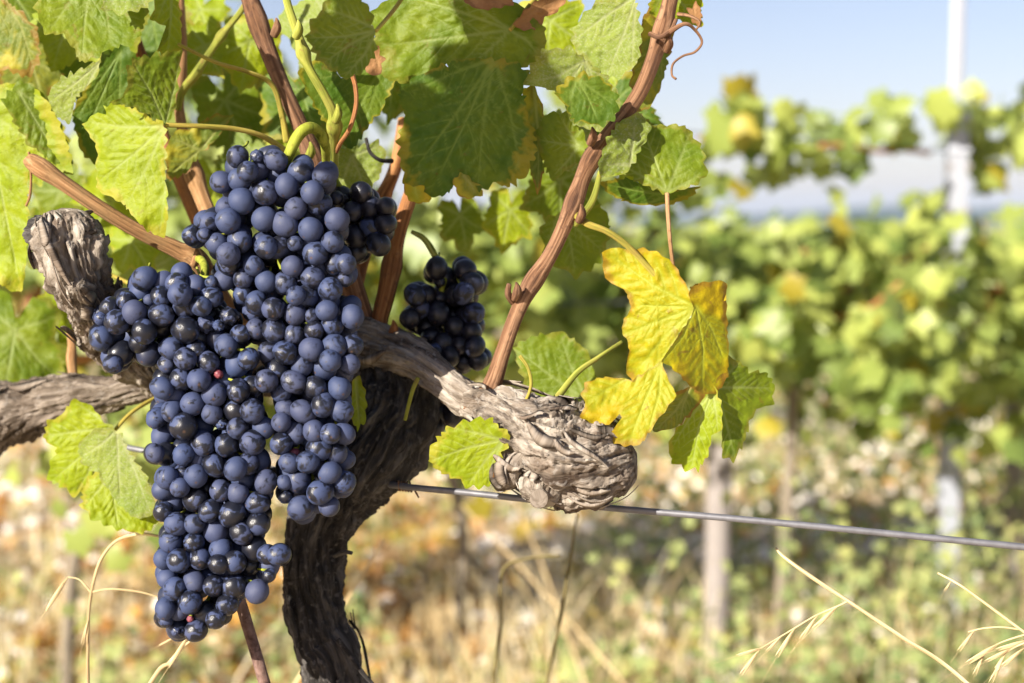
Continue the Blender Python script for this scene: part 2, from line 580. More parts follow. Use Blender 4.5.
def leaf_cloud(pos, nrm, size, cols, rng, bend=0.25):
    """many small lobed leaves as one mesh: arrays of centres, normals, sizes and colours"""
    n = len(pos); k = len(LEAF_XY)
    nrm = nrm / (np.linalg.norm(nrm, axis=1)[:, None] + 1e-9)
    down = np.array([0, 0, -1.0]) + rng.normal(0, 0.7, (n, 3))
    u = down - nrm * np.sum(down * nrm, 1)[:, None]
    u /= np.linalg.norm(u, axis=1)[:, None] + 1e-9
    w = np.cross(nrm, u)
    b = rng.normal(0, bend, (n, 1)) + 0.15
    f = rng.normal(0.15, bend, (n, 1))
    x = LEAF_XY[None, :, 0]; y = LEAF_XY[None, :, 1]
    z = -(b * y * y + f * np.abs(x))
    sz = size[:, None, None]
    rim = pos[:, None] + sz * (x[..., None] * w[:, None] + y[..., None] * u[:, None] + z[..., None] * nrm[:, None])
    ctr = pos[:, None]
    v = np.concatenate([ctr, rim], 1).reshape(-1, 3)
    base = np.arange(n)[:, None] * (k + 1)
    j = np.arange(k)[None]
    f_ = np.stack([base + 0 * j, base + 1 + j, base + 1 + (j + 1) % k], -1).reshape(-1, 3)
    c = np.repeat(cols, k + 1, 0)
    return v, f_, c


def leaf_cols(n, rng, yellow=0.045, orange=0.004):
    a = np.array([0.17, 0.245, 0.055]); b = np.array([0.50, 0.56, 0.14])
    t = rng.random((n, 1)) ** 1.1
    c = a * (1 - t) + b * t
    y = rng.random(n) < yellow
    c[y] = np.array([0.46, 0.38, 0.045]) * rng.uniform(0.8, 1.15, (y.sum(), 1))
    o = rng.random(n) < orange
    c[o] = np.array([0.36, 0.13, 0.04]) * rng.uniform(0.8, 1.2, (o.sum(), 1))
    return c


def thin_tubes(paths, seg=6):
    """paths: list of (array xyz+r); one mesh"""
    s = Soup()
    for p in paths:
        q, L = spline(p, max(6, len(p) * 5))
        v, f, caps, _ = tube_grid(q[:, :3], q[:, 3], seg)
        s.add(v, list(f) + caps)
    return s


BUSH_BARK = plain('far_vine_bark', (0.24, 0.20, 0.15), 0.9, 0.0, 0.5, 20)
BUSH_CANE = plain('far_vine_cane', (0.38, 0.16, 0.06), 0.7, 0.0, 0.4, 20)


def back_vine(x, y, zlo, zhi, half, depth, n, seed, label, group, shoots=None, size=(0.025, 0.049)):
    rng = np.random.default_rng(seed)
    t = thing('background_grapevine', (x, y, 0), label, 'grapevine', group)
    # trunk
    hh = zlo + 0.12
    pts = np.array([[x, y, -0.05, 0.013], [x + rng.normal(0, .04), y, hh * .5, 0.011], [x + rng.normal(0, .06), y, hh, 0.014]])
    c, s = spline(pts, 24)
    rad = c[:, 3:4] * (1 + 0.25 * fbm(np.stack([np.cos(np.linspace(0, 2 * PI, 12))[None] * 2 + 0 * c[:, :1], np.sin(np.linspace(0, 2 * PI, 12))[None] * 2 + 0 * c[:, :1], s[:, None] * 30 + np.zeros((1, 12))], -1), seed, 3))
    v, f, caps, _ = tube_grid(c[:, :3], rad, 12)
    link('trunk', mesh_from('far_trunk', v, list(f) + caps), BUSH_BARK, t)
    # clumps
    k = max(5, n // 34)
    cc = np.stack([rng.uniform(-half, half, k), rng.normal(0, depth * .5, k), zlo - .07 + (zhi - .05 - zlo + .07) * rng.random(k) ** .8 + rng.uniform(-.02, .07, k)], -1)
    idx = rng.integers(0, k, n)
    pos = cc[idx] + rng.normal(0, 1, (n, 3)) * np.array([0.075, 0.075, 0.07])
    pos[:, 2] = np.clip(pos[:, 2], zlo - .13, zhi + .10)
    out = pos - np.array([0, 0, zlo + .1])
    out[:, 2] *= 0.6
    nrm = out * 1.2 + rng.normal(0, 0.35, (n, 3)) + np.array([-0.25, -0.45, 0.35])
    wp = pos + np.array([x, y, 0])
    sz = rng.uniform(*size, n)
    cols = leaf_cols(n, rng)
    if shoots is not None and len(shoots):
        q = []
        for (a, b, d, m_, sp) in shoots:
            w = P(a, b, d)
            q.append(w + rng.normal(0, sp, (m_, 3)))
        q = np.vstack(q)
        wp = np.vstack([wp, q])
        nrm = np.vstack([nrm, rng.normal(0, 0.6, (len(q), 3)) + np.array([-0.4, -0.8, 0.25])])
        sz = np.concatenate([sz, rng.uniform(0.030, 0.058, len(q))])
        cols = np.vstack([cols, leaf_cols(len(q), rng, 0.05, 0.0)])
    v, f, c = leaf_cloud(wp, nrm, sz, cols, rng)
    link('crown', mesh_from('far_crown', v, f, True, cols=c), CROWN, t)
    # canes
    paths = []
    for i in range(7):
        e = cc[rng.integers(0, k)] + np.array([x, y, 0.05])
        paths.append(np.array([[x, y, hh, 0.006], [(x + e[0]) / 2 + rng.normal(0, .05), (y + e[1]) / 2, (hh + e[2]) / 2, 0.005], [e[0], e[1], min(e[2] + 0.05, zhi), 0.003]]))
    link('cane', thin_tubes(paths).mesh('far_canes'), BUSH_CANE, t)
    return t


ROW_A = math.radians(20)
PX, PY = P(953, 225, 2.9)[:2]


def row_at(s, off=0.0):
    return PX + s * math.cos(ROW_A) - off * math.sin(ROW_A), PY + s * math.sin(ROW_A) + off * math.cos(ROW_A)


G1 = 'grapevines in the first row behind'
near = [
    (-1.75, 0.50, 1.12, 'tall blurred vine at far left, showing green behind the weathered stump and the grapes'),
    (-1.10, 0.52, 0.99, 'tall blurred vine behind the trunk and the upright cane, left of the yellow leaf'),
    (-0.40, 0.55, 0.81, 'blurred vine between yellow leaf and white post, with long shoots tied along the upper wire'),
    (0.22, 0.54, 0.84, 'blurred vine at the right edge whose leaves cover the middle of the white post'),
]
SH = {
    2: [(745, 95, 2.6, 4, 0.012), (742, 115, 2.6, 4, 0.014), (772, 132, 2.6, 8, 0.026), (768, 155, 2.6, 4, 0.022), (790, 130, 2.62, 4, 0.022), (785, 172, 2.6, 3, 0.018), (700, 145, 2.5, 6, 0.03), (705, 190, 2.5, 6, 0.04), (832, 132, 2.75, 7, 0.024), (862, 118, 2.75, 5, 0.022), (888, 104, 2.8, 3, 0.014), (832, 158, 2.75, 4, 0.02), (905, 132, 2.8, 3, 0.02), (925, 195, 2.85, 3, 0.018)],
    3: [(955, 115, 2.82, 6, 0.025), (980, 122, 2.95, 10, 0.032), (985, 95, 2.95, 5, 0.025), (1000, 150, 2.95, 9, 0.03), (975, 150, 2.95, 6, 0.03), (1020, 125, 3.1, 12, 0.05), (1050, 130, 3.1, 14, 0.05)],
}
for i, (s, zl, zh, lab) in enumerate(near):
    x, y = row_at(s)
    back_vine(x, y, zl, zh, 0.34 if i == 1 else 0.42, 0.2, 900 if i < 2 else 780, 102 + i, lab, G1, SH.get(i))

G2 = 'grapevines in the second row behind'
for i in range(3, 8):
    x, y = row_at(-4.0 + i * 0.85, 2.3)
    back_vine(x, y, 0.42, 0.80 if i > 3 else 1.0, 0.48, 0.25, 320, 200 + i, 'heavily blurred vine in the second row beyond, leaves merging with its neighbours', G2)
# farther rows read as one mass
rng = np.random.default_rng(50)
V, F, C_ = [], [], []
n0 = 0
for k in range(8):
    off = 4.6 + k * 2.6
    n = 1500
    s = rng.uniform(-6 - k * 2.0, 9 + k * 2.6, n)
    x = PX + s * math.cos(ROW_A) - off * math.sin(ROW_A); y = PY + s * math.sin(ROW_A) + off * math.cos(ROW_A)
    z = rng.uniform(0.35, 0.80, n) + 0.10 * vnoise(np.stack([s * 1.3, 0 * s + k, 0 * s], -1), 3)
    pos = np.stack([x, y + rng.normal(0, .15, n), z], -1)
    v, f, c = leaf_cloud(pos, rng.normal(0, .5, (n, 3)) + np.array([-.3, -.6, .5]), rng.uniform(.06, .12, n), leaf_cols(n, rng), rng)
    V.append(v); F.append(f + n0); C_.append(c); n0 += len(v)
o = link('distant_vine_rows', mesh_from('distant_vine_rows', np.vstack(V), np.vstack(F), True, cols=np.vstack(C_)), CROWN)
tag(o, 'far rows of vines merging into one green band below the hills', 'vineyard', kind='stuff')

# ---- posts, stakes and wires of the row behind
def swept(profile, z0, z1, steps=14, wob=0.0):
    prof = np.asarray(profile, float); n = len(prof)
    zz = np.linspace(z0, z1, steps)
    v = np.concatenate([np.stack([prof[:, 0], prof[:, 1], np.full(n, z)], -1) for z in zz])
    f = []
    for i in range(steps - 1):
        for j in range(n):
            f.append((i * n + j, i * n + (j + 1) % n, (i + 1) * n + (j + 1) % n, (i + 1) * n + j))
    f.append(tuple(range(n))[::-1]); f.append(tuple(range((steps - 1) * n, steps * n)))
    return v, f


bx_, by_ = P(955, 225, 2.9)[:2]
t = thing('trellis_post', (bx_, by_, 0), 'tall white galvanised trellis post standing blurred in the row at right', 'post')
w = 0.019
cprof = [(-w, -.014), (w, -.014), (w, .014), (w - .007, .014), (w - .007, -.007), (-w + .007, -.007), (-w + .007, .014), (-w, .014)]
zt = P(953, 112, 2.9)[2]
v, f = swept(cprof, -0.1, zt)
v[:, 0] += bx_; v[:, 1] += by_
link('channel', mesh_from('post_channel', v, f, False), POST_M, t)
cyl = [(0.014 * math.cos(a), 0.003 + 0.004 * math.sin(a)) for a in np.linspace(0, 2 * PI, 12, endpoint=False)]
v, f = swept([(a - .002, b + .0035) for a, b in cyl], zt - .3, P(953, -60, 2.9)[2])
v[:, 0] += bx_; v[:, 1] += by_
link('extension_bar', mesh_from('post_extension', v, f, False), POST_M, t)
for pyh in np.linspace(125, 560, 11):
    zz = P(953, pyh, 2.9)[2]
    for sx in (-1, 1):
        v, f = swept([(sx * .0195 - .004, -.0165), (sx * .0195 + .004, -.0165), (sx * .0195 + .004, -.010), (sx * .0195 - .004, -.010)], zz - .004, zz + .010, 2)
        v[:, 0] += bx_; v[:, 1] += by_
        link('wire_hook', mesh_from('wire_hook', v, f, False), STAKE_M, t)
for pyh in (150, 235):
    zz = P(953, pyh, 2.9)[2]
    v, f = swept([(-.022, -.019), (.022, -.019), (.022, -.0145), (-.022, -.0145)], zz - .006, zz + .006, 2)
    v[:, 0] += bx_; v[:, 1] += by_
    link('wire_clip', mesh_from('wire_clip', v, f, False), POST_OLD, t)


def stake(px, d, wpx, ytop, label, seed):
    x, y = P(px, 225, d)[:2]
    zt = P(px, ytop, d)[2]
    r = wpx / 2 * d / FPX
    a = np.linspace(0, 2 * PI, 14, endpoint=False)
    pts = np.array([[x, y, -.1, r], [x + .004, y, zt * .5, r * 1.02], [x - .003, y, zt, r * .9]])
    c, s = spline(pts, 30)
    rad = c[:, 3:4] * (1 + 0.13 * fbm(np.stack([np.cos(a)[None] * 2 + 0 * s[:, None], np.sin(a)[None] * 2 + 0 * s[:, None], s[:, None] * 3 + 0 * a[None]], -1), seed, 3))
    v, f, caps, _ = tube_grid(c[:, :3], rad, 14)
    o = link('wooden_stake', mesh_from('wooden_stake', v, list(f) + caps), STAKE_M)
    tag(o, label, 'stake', 'wooden stakes in the vineyard')


stake(721, 2.75, 26, 330, 'grey wooden stake seen blurred below the yellow and green leaves', 1)
stake(1019, 3.1, 20, 300, 'grey wooden stake at the right edge beside the white post', 2)
stake(906, 5.2, 13, 320, 'thin pale wooden stake far off between vines, left of white post', 3)


def wire(name, pts, label, group=None, mat=WIRE_M, n=80, seg=10):
    q, s = spline(np.asarray(pts, float), n)
    v, f, caps, _ = tube_grid(q[:, :3], q[:, 3], seg)
    o = link(name, mesh_from(name, v, list(f) + caps), mat)
    tag(o, label, 'wire', group)
    return o


wp = [P(x, y, d) for x, y, d in [(200, 95, 2.15), (690, 133, 2.55), (930, 150, 2.87), (1150, 163, 3.2), (1700, 180, 4.4)]]
wire('trellis_wire', [[*p, 0.0017] for p in wp], 'thin upper wire of the row behind, shoots tied along it', 'trellis wires')
wp = [P(x, y, d) for x, y, d in [(-300, 330, 1.9), (690, 300, 2.6), (930, 292, 2.88), (1500, 270, 4.2)]]
wire('trellis_wire', [[*p, 0.0017] for p in wp], 'blurred lower wire running through the leaves of the row behind', 'trellis wires')
# canes laid along the upper wire belong to the vines there
for (a, b) in [((700, 139), (790, 144)), ((820, 146), (880, 152)), ((880, 152), (930, 154))]:
    root = [o for o in COL.objects if o.get('label', '').startswith('blurred vine between yellow leaf')][0]
    p0, p1 = P(a[0], a[1], 2.66 + (a[0] - 780) * .0012), P(b[0], b[1], 2.66 + (b[0] - 780) * .0012)
    link('cane', thin_tubes([np.array([[*p0, .005], [*((p0 + p1) / 2 + [0, 0, .006]), .005], [*p1, .004]])]).mesh('wire_cane'), BUSH_CANE, root)

# ------------------------------------------------------------------ ground cover (all out of focus)
rng = np.random.default_rng(77)


def scatter_xy(n, y0, y1, bias=1.0, spread=0.42):
    d = y0 + (y1 - y0) * rng.random(n) ** bias
    x = rng.uniform(-spread, spread, n) * (d + 0.4)
    return x, d


# grass blades
def blades(n, y0, y1, hgt, wid, cols, lean, bias, patch_seed, patch):
    x, y = scatter_xy(n * 2, y0, y1, bias)
    pn = fbm(np.stack([x * 2.4, y * 2.4, 0 * x], -1), patch_seed, 3)
    keep = np.where(pn > patch)[0][:n]
    x, y = x[keep], y[keep]; n = len(x)
    h = rng.uniform(*hgt, n); w = rng.uniform(*wid, n)
    az = rng.uniform(0, 2 * PI, n); fa = rng.uniform(0, 2 * PI, n)
    ln = np.abs(rng.normal(0, lean, n))
    z0 = ground_z(x, y)
    V = []
    for k in range(4):
        t = k / 3
        cx = x + np.cos(az) * ln * h * t * t; cy = y + np.sin(az) * ln * h * t * t
        cz = z0 + h * t * (1 - 0.35 * ln * t)
        ww = w * (1 - t * 0.9)
        V.append(np.stack([cx - np.cos(fa) * ww, cy - np.sin(fa) * ww, cz], -1))
        V.append(np.stack([cx + np.cos(fa) * ww, cy + np.sin(fa) * ww, cz], -1))
    v = np.stack(V, 1).reshape(-1, 3)
    b = np.arange(n)[:, None] * 8
    q = np.concatenate([np.stack([b[:, 0] + 2 * k, b[:, 0] + 2 * k + 1, b[:, 0] + 2 * k + 3, b[:, 0] + 2 * k + 2], -1) for k in range(3)])
    pal = np.asarray(cols)
    c = pal[rng.integers(0, len(pal), n)] * rng.uniform(0.8, 1.2, (n, 1))
    return v, q, np.repeat(c, 8, 0)


v, q, c = blades(6000, 1.5, 9, (.05, .26), (.0015, .004), [(.82, .68, .42), (.78, .62, .38), (.72, .62, .38), (.84, .74, .54)], 0.9, 1.3, 3, -0.25)
tag(link('dry_grass', mesh_from('dry_grass', v, q, True, cols=c), HERB), 'straw coloured dry grass over the vineyard floor', 'grass', kind='stuff')
v, q, c = blades(4200, 1.5, 9, (.03, .15), (.002, .006), [(.24, .31, .06), (.32, .37, .09), (.18, .27, .08)], 0.7, 1.3, 9, 0.0)
tag(link('green_grass', mesh_from('green_grass', v, q, True, cols=c), HERB), 'patches of green grass among the straw', 'grass', kind='stuff')
# weeds: small round leaves in low mounds
n = 9000
x, y = scatter_xy(n * 3, 1.5, 8, 1.2)
pn = fbm(np.stack([x * 1.9 + 4, y * 1.9, 0 * x], -1), 21, 3) + 0.45 * np.clip(x, -.8, .8)
k = np.where(pn > -0.02)[0][:n]; x, y = x[k], y[k]
z = ground_z(x, y) + rng.uniform(.01, .22, len(x)) * np.clip(pn[k] * 2.2 + .2, .1, 1) * (1 + .6 * np.clip(y - 2.4, 0, 1))
c = np.array([.19, .27, .11]) + rng.random((len(x), 1)) * np.array([.20, .16, .05])
v, f, cc = leaf_cloud(np.stack([x, y, z], -1), rng.normal(0, .5, (len(x), 3)) + np.array([-.2, -.4, .8]), rng.uniform(.007, .021, len(x)), c, rng)
tag(link('weeds', mesh_from('weeds', v, f, True, cols=cc), HERB), 'low green weeds growing between the vine rows', 'weeds', kind='stuff')
# taller growth along the foot of the row
def row_strip(n, hgt, wid, cols, lean, s0, s1, seed, offr):  # along the row
    rg = np.random.default_rng(seed)
    sv = rg.uniform(s0, s1, n); of = rg.normal(0, .12, n) + offr
    x = PX + sv * math.cos(ROW_A) - of * math.sin(ROW_A); y = PY + sv * math.sin(ROW_A) + of * math.cos(ROW_A)
    keep = fbm(np.stack([sv * 3, of * 2, 0 * sv], -1), seed, 3) > -.15
    x, y = x[keep], y[keep]; n = len(x)
    h = rg.uniform(*hgt, n); w = rg.uniform(*wid, n); az = rg.uniform(0, 2 * PI, n); ln = np.abs(rg.normal(0, lean, n)); fa = rg.uniform(-.6, .6, n)
    rows = []
    for k in range(4):
        t = k / 3
        cx = x + np.cos(az) * ln * h * t * t; cy = y + np.sin(az) * ln * h * t * t; cz = h * t * (1 - .3 * ln * t); ww = w * (1 - t * .85)
        rows += [np.stack([cx - np.cos(fa) * ww, cy - np.sin(fa) * ww, cz], -1), np.stack([cx + np.cos(fa) * ww, cy + np.sin(fa) * ww, cz], -1)]
    v = np.stack(rows, 1).reshape(-1, 3); b = np.arange(n)[:, None] * 8
    q = np.concatenate([np.stack([b[:, 0] + 2 * k, b[:, 0] + 2 * k + 1, b[:, 0] + 2 * k + 3, b[:, 0] + 2 * k + 2], -1) for k in range(3)])
    pal = np.asarray(cols); c = pal[rg.integers(0, len(pal), n)] * rg.uniform(.8, 1.2, (n, 1))
    return v, q, np.repeat(c, 8, 0)


v, q, c = row_strip(1100, (.10, .36), (.0015, .004), [(.84, .68, .42), (.80, .62, .36), (.66, .60, .32), (.86, .76, .56)], .75, -1.3, 2.6, 61, -.12)
tag(link('tall_dry_grass', mesh_from('tall_dry_grass', v, q, True, cols=c), HERB), 'tall dry grass standing along the foot of the vine row', 'grass', kind='stuff')
n = 4200
rg2 = np.random.default_rng(62)
sv = rg2.uniform(-3.2, 2.6, n * 2); of = rg2.normal(-.1, .16, n * 2)
pn = fbm(np.stack([sv * 2.2, of * 2, 0 * sv], -1), 63, 3) + .18 * np.clip(sv + .9, -1.2, .3)
k = np.where(pn > -.05)[0][:n]; sv = sv[k]; of = of[k]; pn = pn[k]
x = PX + sv * math.cos(ROW_A) - of * math.sin(ROW_A); y = PY + sv * math.sin(ROW_A) + of * math.cos(ROW_A)
z = rg2.uniform(.02, 1, len(x)) * np.clip(.12 + pn * .7, .05, .45)
c = np.array([.22, .29, .12]) + rg2.random((len(x), 1)) * np.array([.26, .20, .06])
v, f, cc = leaf_cloud(np.stack([x, y, z], -1), rg2.normal(0, .5, (len(x), 3)) + np.array([-.3, -.6, .5]), rg2.uniform(.008, .022, len(x)), c, rg2)
tag(link('tall_weeds', mesh_from('tall_weeds', v, f, True, cols=cc), HERB), 'pale green weeds growing at the foot of the vine row', 'weeds', kind='stuff')
# fallen leaves
n = 4600
x, y = scatter_xy(n, 1.5, 8, 1.3)
x[:1500] = -.1 - np.abs(rng.normal(0, .6, 1500)); y[:1500] = rng.uniform(1.9, 4.2, 1500)
z = ground_z(x, y) + rng.uniform(.008, .03, n)
pal = np.array([(.70, .33, .08), (.84, .46, .11), (.58, .30, .11), (.80, .58, .30), (.84, .68, .44), (.46, .25, .12), (.72, .54, .10)])
c = pal[rng.integers(0, len(pal), n)] * rng.uniform(.5, 1.05, (n, 1))
v, f, cc = leaf_cloud(np.stack([x, y, z], -1), rng.normal(0, .35, (n, 3)) + np.array([0, -.2, 1.0]), rng.uniform(.016, .048, n), c, rng, 0.6)
tag(link('fallen_leaves', mesh_from('fallen_leaves', v, f, True, cols=cc), HERB), 'orange and brown fallen vine leaves littering the ground', 'leaves', kind='stuff')
# stones
n = 2600
x, y = scatter_xy(n, 1.6, 7, 1.2)
z = ground_z(x, y)
bmi = bmesh.new(); bmesh.ops.create_icosphere(bmi, subdivisions=1, radius=1)
iv = np.array([v_.co[:] for v_ in bmi.verts]); jf = np.array([[v_.index for v_ in f_.verts] for f_ in bmi.faces]); bmi.free()
r = rng.uniform(.009, .026, n) * np.where(rng.random(n) < .1, 1.5, 1)
v = (iv[None] * (1 + rng.normal(0, .14, (n, len(iv), 1)))) * r[:, None, None] * np.stack([np.ones(n), np.ones(n), rng.uniform(.5, .85, n)], -1)[:, None]
v = v + np.stack([x, y, z + r * .3], -1)[:, None]
f = (jf[None] + (np.arange(n) * len(iv))[:, None, None]).reshape(-1, 3)
c = np.array([.92, .86, .80]) * rng.uniform(.65, 1.25, (n, 1))
tag(link('gravel', mesh_from('gravel', v.reshape(-1, 3), f, True, cols=np.repeat(c, len(iv), 0)), STONE), 'pale limestone pebbles scattered on the ground', 'gravel', kind='stuff')

# ------------------------------------------------------------------ bark limbs, canes
def limb_mesh(name, pts, seed, amp=0.002, lump=0.12, fibre=9.0, along=28.0, step=0.0009, twist=6.0, strips=0, cap_noise=True, world=False, lump_f=26.0, warp=.40, rough=1.0):
    a = px_path(pts) if not world else np.asarray(pts, float)
    L = np.linalg.norm(np.diff(a[:, :3], axis=0), axis=1).sum()
    n = int(max(12, min(L / step, 560)))
    c, s = spline(a, n)
    R = c[:, 3]
    seg = int(np.clip(2 * PI * R.max() / step, 24, 280))
    thv = np.linspace(0, 2 * PI, seg, endpoint=False)
    T = thv[None] + (s * twist)[:, None]
    ss = np.repeat(s[:, None], seg, 1)
    ct, st = np.cos(T), np.sin(T)
    big = fbm(np.stack([ct * 1.1 + seed, st * 1.1, ss * lump_f], -1), seed, 3)
    Rm = R.mean()
    wv = fbm(np.stack([ct * 1.6, st * 1.6, ss * 22], -1), seed + 5, 3) * warp
    TW = T + wv
    def grooves(cell, alen, sd):
        k = Rm / cell
        nz = vnoise(np.stack([np.cos(TW) * k, np.sin(TW) * k, ss / alen], -1), seed + sd)
        return nz, np.exp(-(nz / .12) ** 2)
    n1, g1 = grooves(.0052, .060, 9)
    n2, g2 = grooves(.0025, .035, 19)
    n3, g3 = grooves(.0014, .018, 29)
    crk = fbm(np.stack([ct * Rm / .004, st * Rm / .004, ss / .005], -1), seed + 39, 3)
    crk2 = fbm(np.stack([ct * Rm / .009 + 7, st * Rm / .009, ss / .011], -1), seed + 49, 2)
    fl = fbm(np.stack([np.cos(TW) * Rm / .0075 + 3, np.sin(TW) * Rm / .0075, ss / .020], -1), seed + 59, 3) * 4.5
    fq = fl - np.floor(fl)
    terr = (np.floor(fl) + np.clip((fq - .78) / .22, 0, 1)) / 3.0
    rad = R[:, None] * (1 + lump * big) + amp * np.clip(R / R.max(), .35, 1)[:, None] * (.5 + .9 * rough * terr - 1.2 * (2.3 - rough) / 1.3 * g1 - .85 * g2 - .5 * g3 + .40 * n1 + .25 * n2 + .15 * n3 + .6 * rough * crk + .5 * (rough - .6) * crk2)
    rad = np.maximum(rad, R[:, None] * .3)
    v, f, caps, _ = tube_grid(c[:, :3], rad, seg)
    uvp = np.stack([ct * R[:, None], st * R[:, None], ss], -1).reshape(-1, 3)
    uvp = np.vstack([uvp, uvp[:1], uvp[-1:]])
    F_ = list(f) + caps
    V_ = [v]; U_ = [uvp]; off = len(v)
    strips = strips // 2
    if strips:
        rg = np.random.default_rng(seed + 400)
        t_, n_, b_ = frames(c[:, :3])
        for k in range(strips):
            i0 = rg.integers(2, max(3, n - 12)); ln = int(rg.uniform(8, 38)); i1 = min(n - 1, i0 + ln)
            if i1 - i0 < 5: continue
            a0 = rg.uniform(0, 2 * PI); dr = rg.normal(0, .012)
            w = rg.uniform(.0006, .0032)
            idx = np.arange(i0, i1)
            u = np.linspace(0, 1, len(idx))
            ang = a0 + dr * (idx - i0) + 0.06 * np.sin(u * 5 + k)
            lift = amp * .9 + rg.uniform(.0002, .0035) * (u ** 2.5 if k % 2 else (1 - u) ** 2.5)
            rr = R[idx] * (1 + lump * .3) + lift
            da = w / np.maximum(R[idx], 1e-4) * np.sin(np.clip(u, .04, .96) * PI) ** .5
            P0 = lambda an, r_: c[idx, :3] + r_[:, None] * (np.cos(an)[:, None] * n_[idx] + np.sin(an)[:, None] * b_[idx])
            rows = [P0(ang - da, rr), P0(ang, rr + .00025), P0(ang + da, rr), P0(ang, rr - .0004)]
            vv = np.stack(rows, 1).reshape(-1, 3)
            m_ = len(idx)
            for i in range(m_ - 1):
                for j in range(4):
                    F_.append((off + i * 4 + j, off + i * 4 + (j + 1) % 4, off + (i + 1) * 4 + (j + 1) % 4, off + (i + 1) * 4 + j))
            V_.append(vv)
            U_.append(np.stack([np.repeat(np.cos(ang) * R[idx], 4), np.repeat(np.sin(ang) * R[idx], 4), np.repeat(s[idx], 4) + k], -1))
            off += len(vv)
    return mesh_from(name, np.vstack(V_), F_, True, uv=np.vstack(U_))


def cane_mesh(name, pts, seed, nodes=(), node_r=0.35, step=0.0016, lump=0.05, world=False):
    a = px_path(pts) if not world else np.asarray(pts, float)
    L = np.linalg.norm(np.diff(a[:, :3], axis=0), axis=1).sum()
    n = int(max(10, min(L / step, 260)))
    c, s = spline(a, n)
    seg = 20 if a[:, 3].max() > .002 else 10
    R = c[:, 3].copy()
    for t in nodes:
        R *= 1 + node_r * np.exp(-((s / s[-1] - t) * s[-1] / (2.0 * a[:, 3].mean())) ** 2)
    thv = np.linspace(0, 2 * PI, seg, endpoint=False)
    ss = np.repeat(s[:, None], seg, 1); T = np.repeat(thv[None], n, 0)
    rad = R[:, None] * (1 + lump * fbm(np.stack([np.cos(T) * 1.3, np.sin(T) * 1.3, ss * 60], -1), seed, 3) + 0.025 * vnoise(np.stack([np.cos(T) * 5, np.sin(T) * 5, ss * 8], -1), seed))
    v, f, caps, _ = tube_grid(c[:, :3], rad, seg)
    uvp = np.stack([np.cos(T) * R[:, None], np.sin(T) * R[:, None], ss + seed * .37], -1).reshape(-1, 3)
    uvp = np.vstack([uvp, uvp[:1], uvp[-1:]])
    return mesh_from(name, v, list(f) + caps, True, uv=uvp)


def bud_into(pts_px, r_px, d):
    pass


# ------------------------------------------------------------------ the foreground vine
base = P(345, 683, 0.87); base[2] = 0
VINE = thing('grapevine', (base[0], base[1], 0.0), 'gnarled old grapevine in sharp focus with dark bunches and a yellow leaf', 'grapevine')

tp = px_path([(336, 690, .87, 31), (321, 640, .87, 29), (314, 600, .87, 28), (313, 560, .87, 29), (319, 525, .87, 31), (342, 485, .87, 41), (373, 445, .87, 48), (396, 405, .875, 46), (398, 370, .88, 36), (388, 345, .885, 24)])
b0 = tp[0]
tp = np.vstack([[b0[0] + .02, b0[1] + .01, -.06, .034], [b0[0] + .015, b0[1], .15, .028], [b0[0] + .015, b0[1], .38, .023], tp])
link('trunk', limb_mesh('vine_trunk', tp, 41, amp=.0034, lump=.15, fibre=9, along=16, step=.0011, twist=5, strips=90, world=True, rough=1.4), BARK, VINE)
link('arm', limb_mesh('vine_arm_right', [(352, 338, .875, 26), (385, 350, .865, 24), (412, 358, .85, 20), (438, 376, .835, 17), (462, 396, .82, 17), (478, 406, .815, 15)], 43, amp=.0017, lump=.16, fibre=6, along=18, strips=14), BARK_GREY, VINE)
link('arm', limb_mesh('vine_arm_left', [(-70, 438, .97, 32), (0, 418, .95, 32), (30, 409, .94, 29), (70, 400, .92, 22), (110, 393, .91, 16), (150, 386, .90, 15), (240, 378, .89, 19), (340, 372, .885, 22), (380, 385, .88, 20)], 45, amp=.0028, lump=.18, fibre=7, along=16, strips=50, rough=1.4), BARK_MID, VINE)
sp = link('spur', limb_mesh('vine_spur_left', [(62, 212, .80, 14), (64, 222, .80, 27), (68, 242, .80, 33), (75, 268, .802, 30), (86, 296, .815, 28), (102, 322, .84, 26), (128, 352, .875, 23), (160, 385, .90, 18)], 47, amp=.0030, lump=.30, fibre=7, along=22, strips=44, rough=1.5, lump_f=40), BARK_GREY, VINE)
link('stub', limb_mesh('spur_stub', [(66, 238, .805, 14), (44, 234, .812, 16), (32, 231, .815, 13)], 48, amp=.0016, lump=.3, fibre=6, along=20, strips=6), BARK, sp)
kn = link('knob', limb_mesh('vine_knob', [(468, 402, .815, 15), (490, 408, .808, 23), (510, 420, .80, 32), (532, 438, .795, 42), (558, 452, .792, 48), (584, 458, .79, 45), (608, 458, .79, 38), (626, 456, .79, 26), (634, 454, .79, 10)], 51, amp=.0034, lump=.26, fibre=6, along=34, step=.0008, twist=9, strips=70, lump_f=40, warp=.55, rough=1.5), BARK_GREY, VINE)
link('knob_boss', limb_mesh('knob_boss_a', [(545, 470, .785, 16), (541, 488, .778, 21), (538, 498, .774, 17)], 53, amp=.0018, lump=.2, fibre=6, along=30, strips=12), BARK_GREY, kn)
link('knob_boss', limb_mesh('knob_boss_b', [(575, 480, .785, 22), (592, 490, .782, 20), (610, 486, .782, 14)], 54, amp=.0022, lump=.25, fibre=6, along=30, strips=12), BARK_GREY, kn)
link('knob_boss', limb_mesh('knob_boss_c', [(520, 462, .79, 20), (510, 476, .786, 17), (513, 487, .784, 8)], 55, amp=.0022, lump=.35, fibre=6, along=30, strips=16), BARK_GREY, kn)
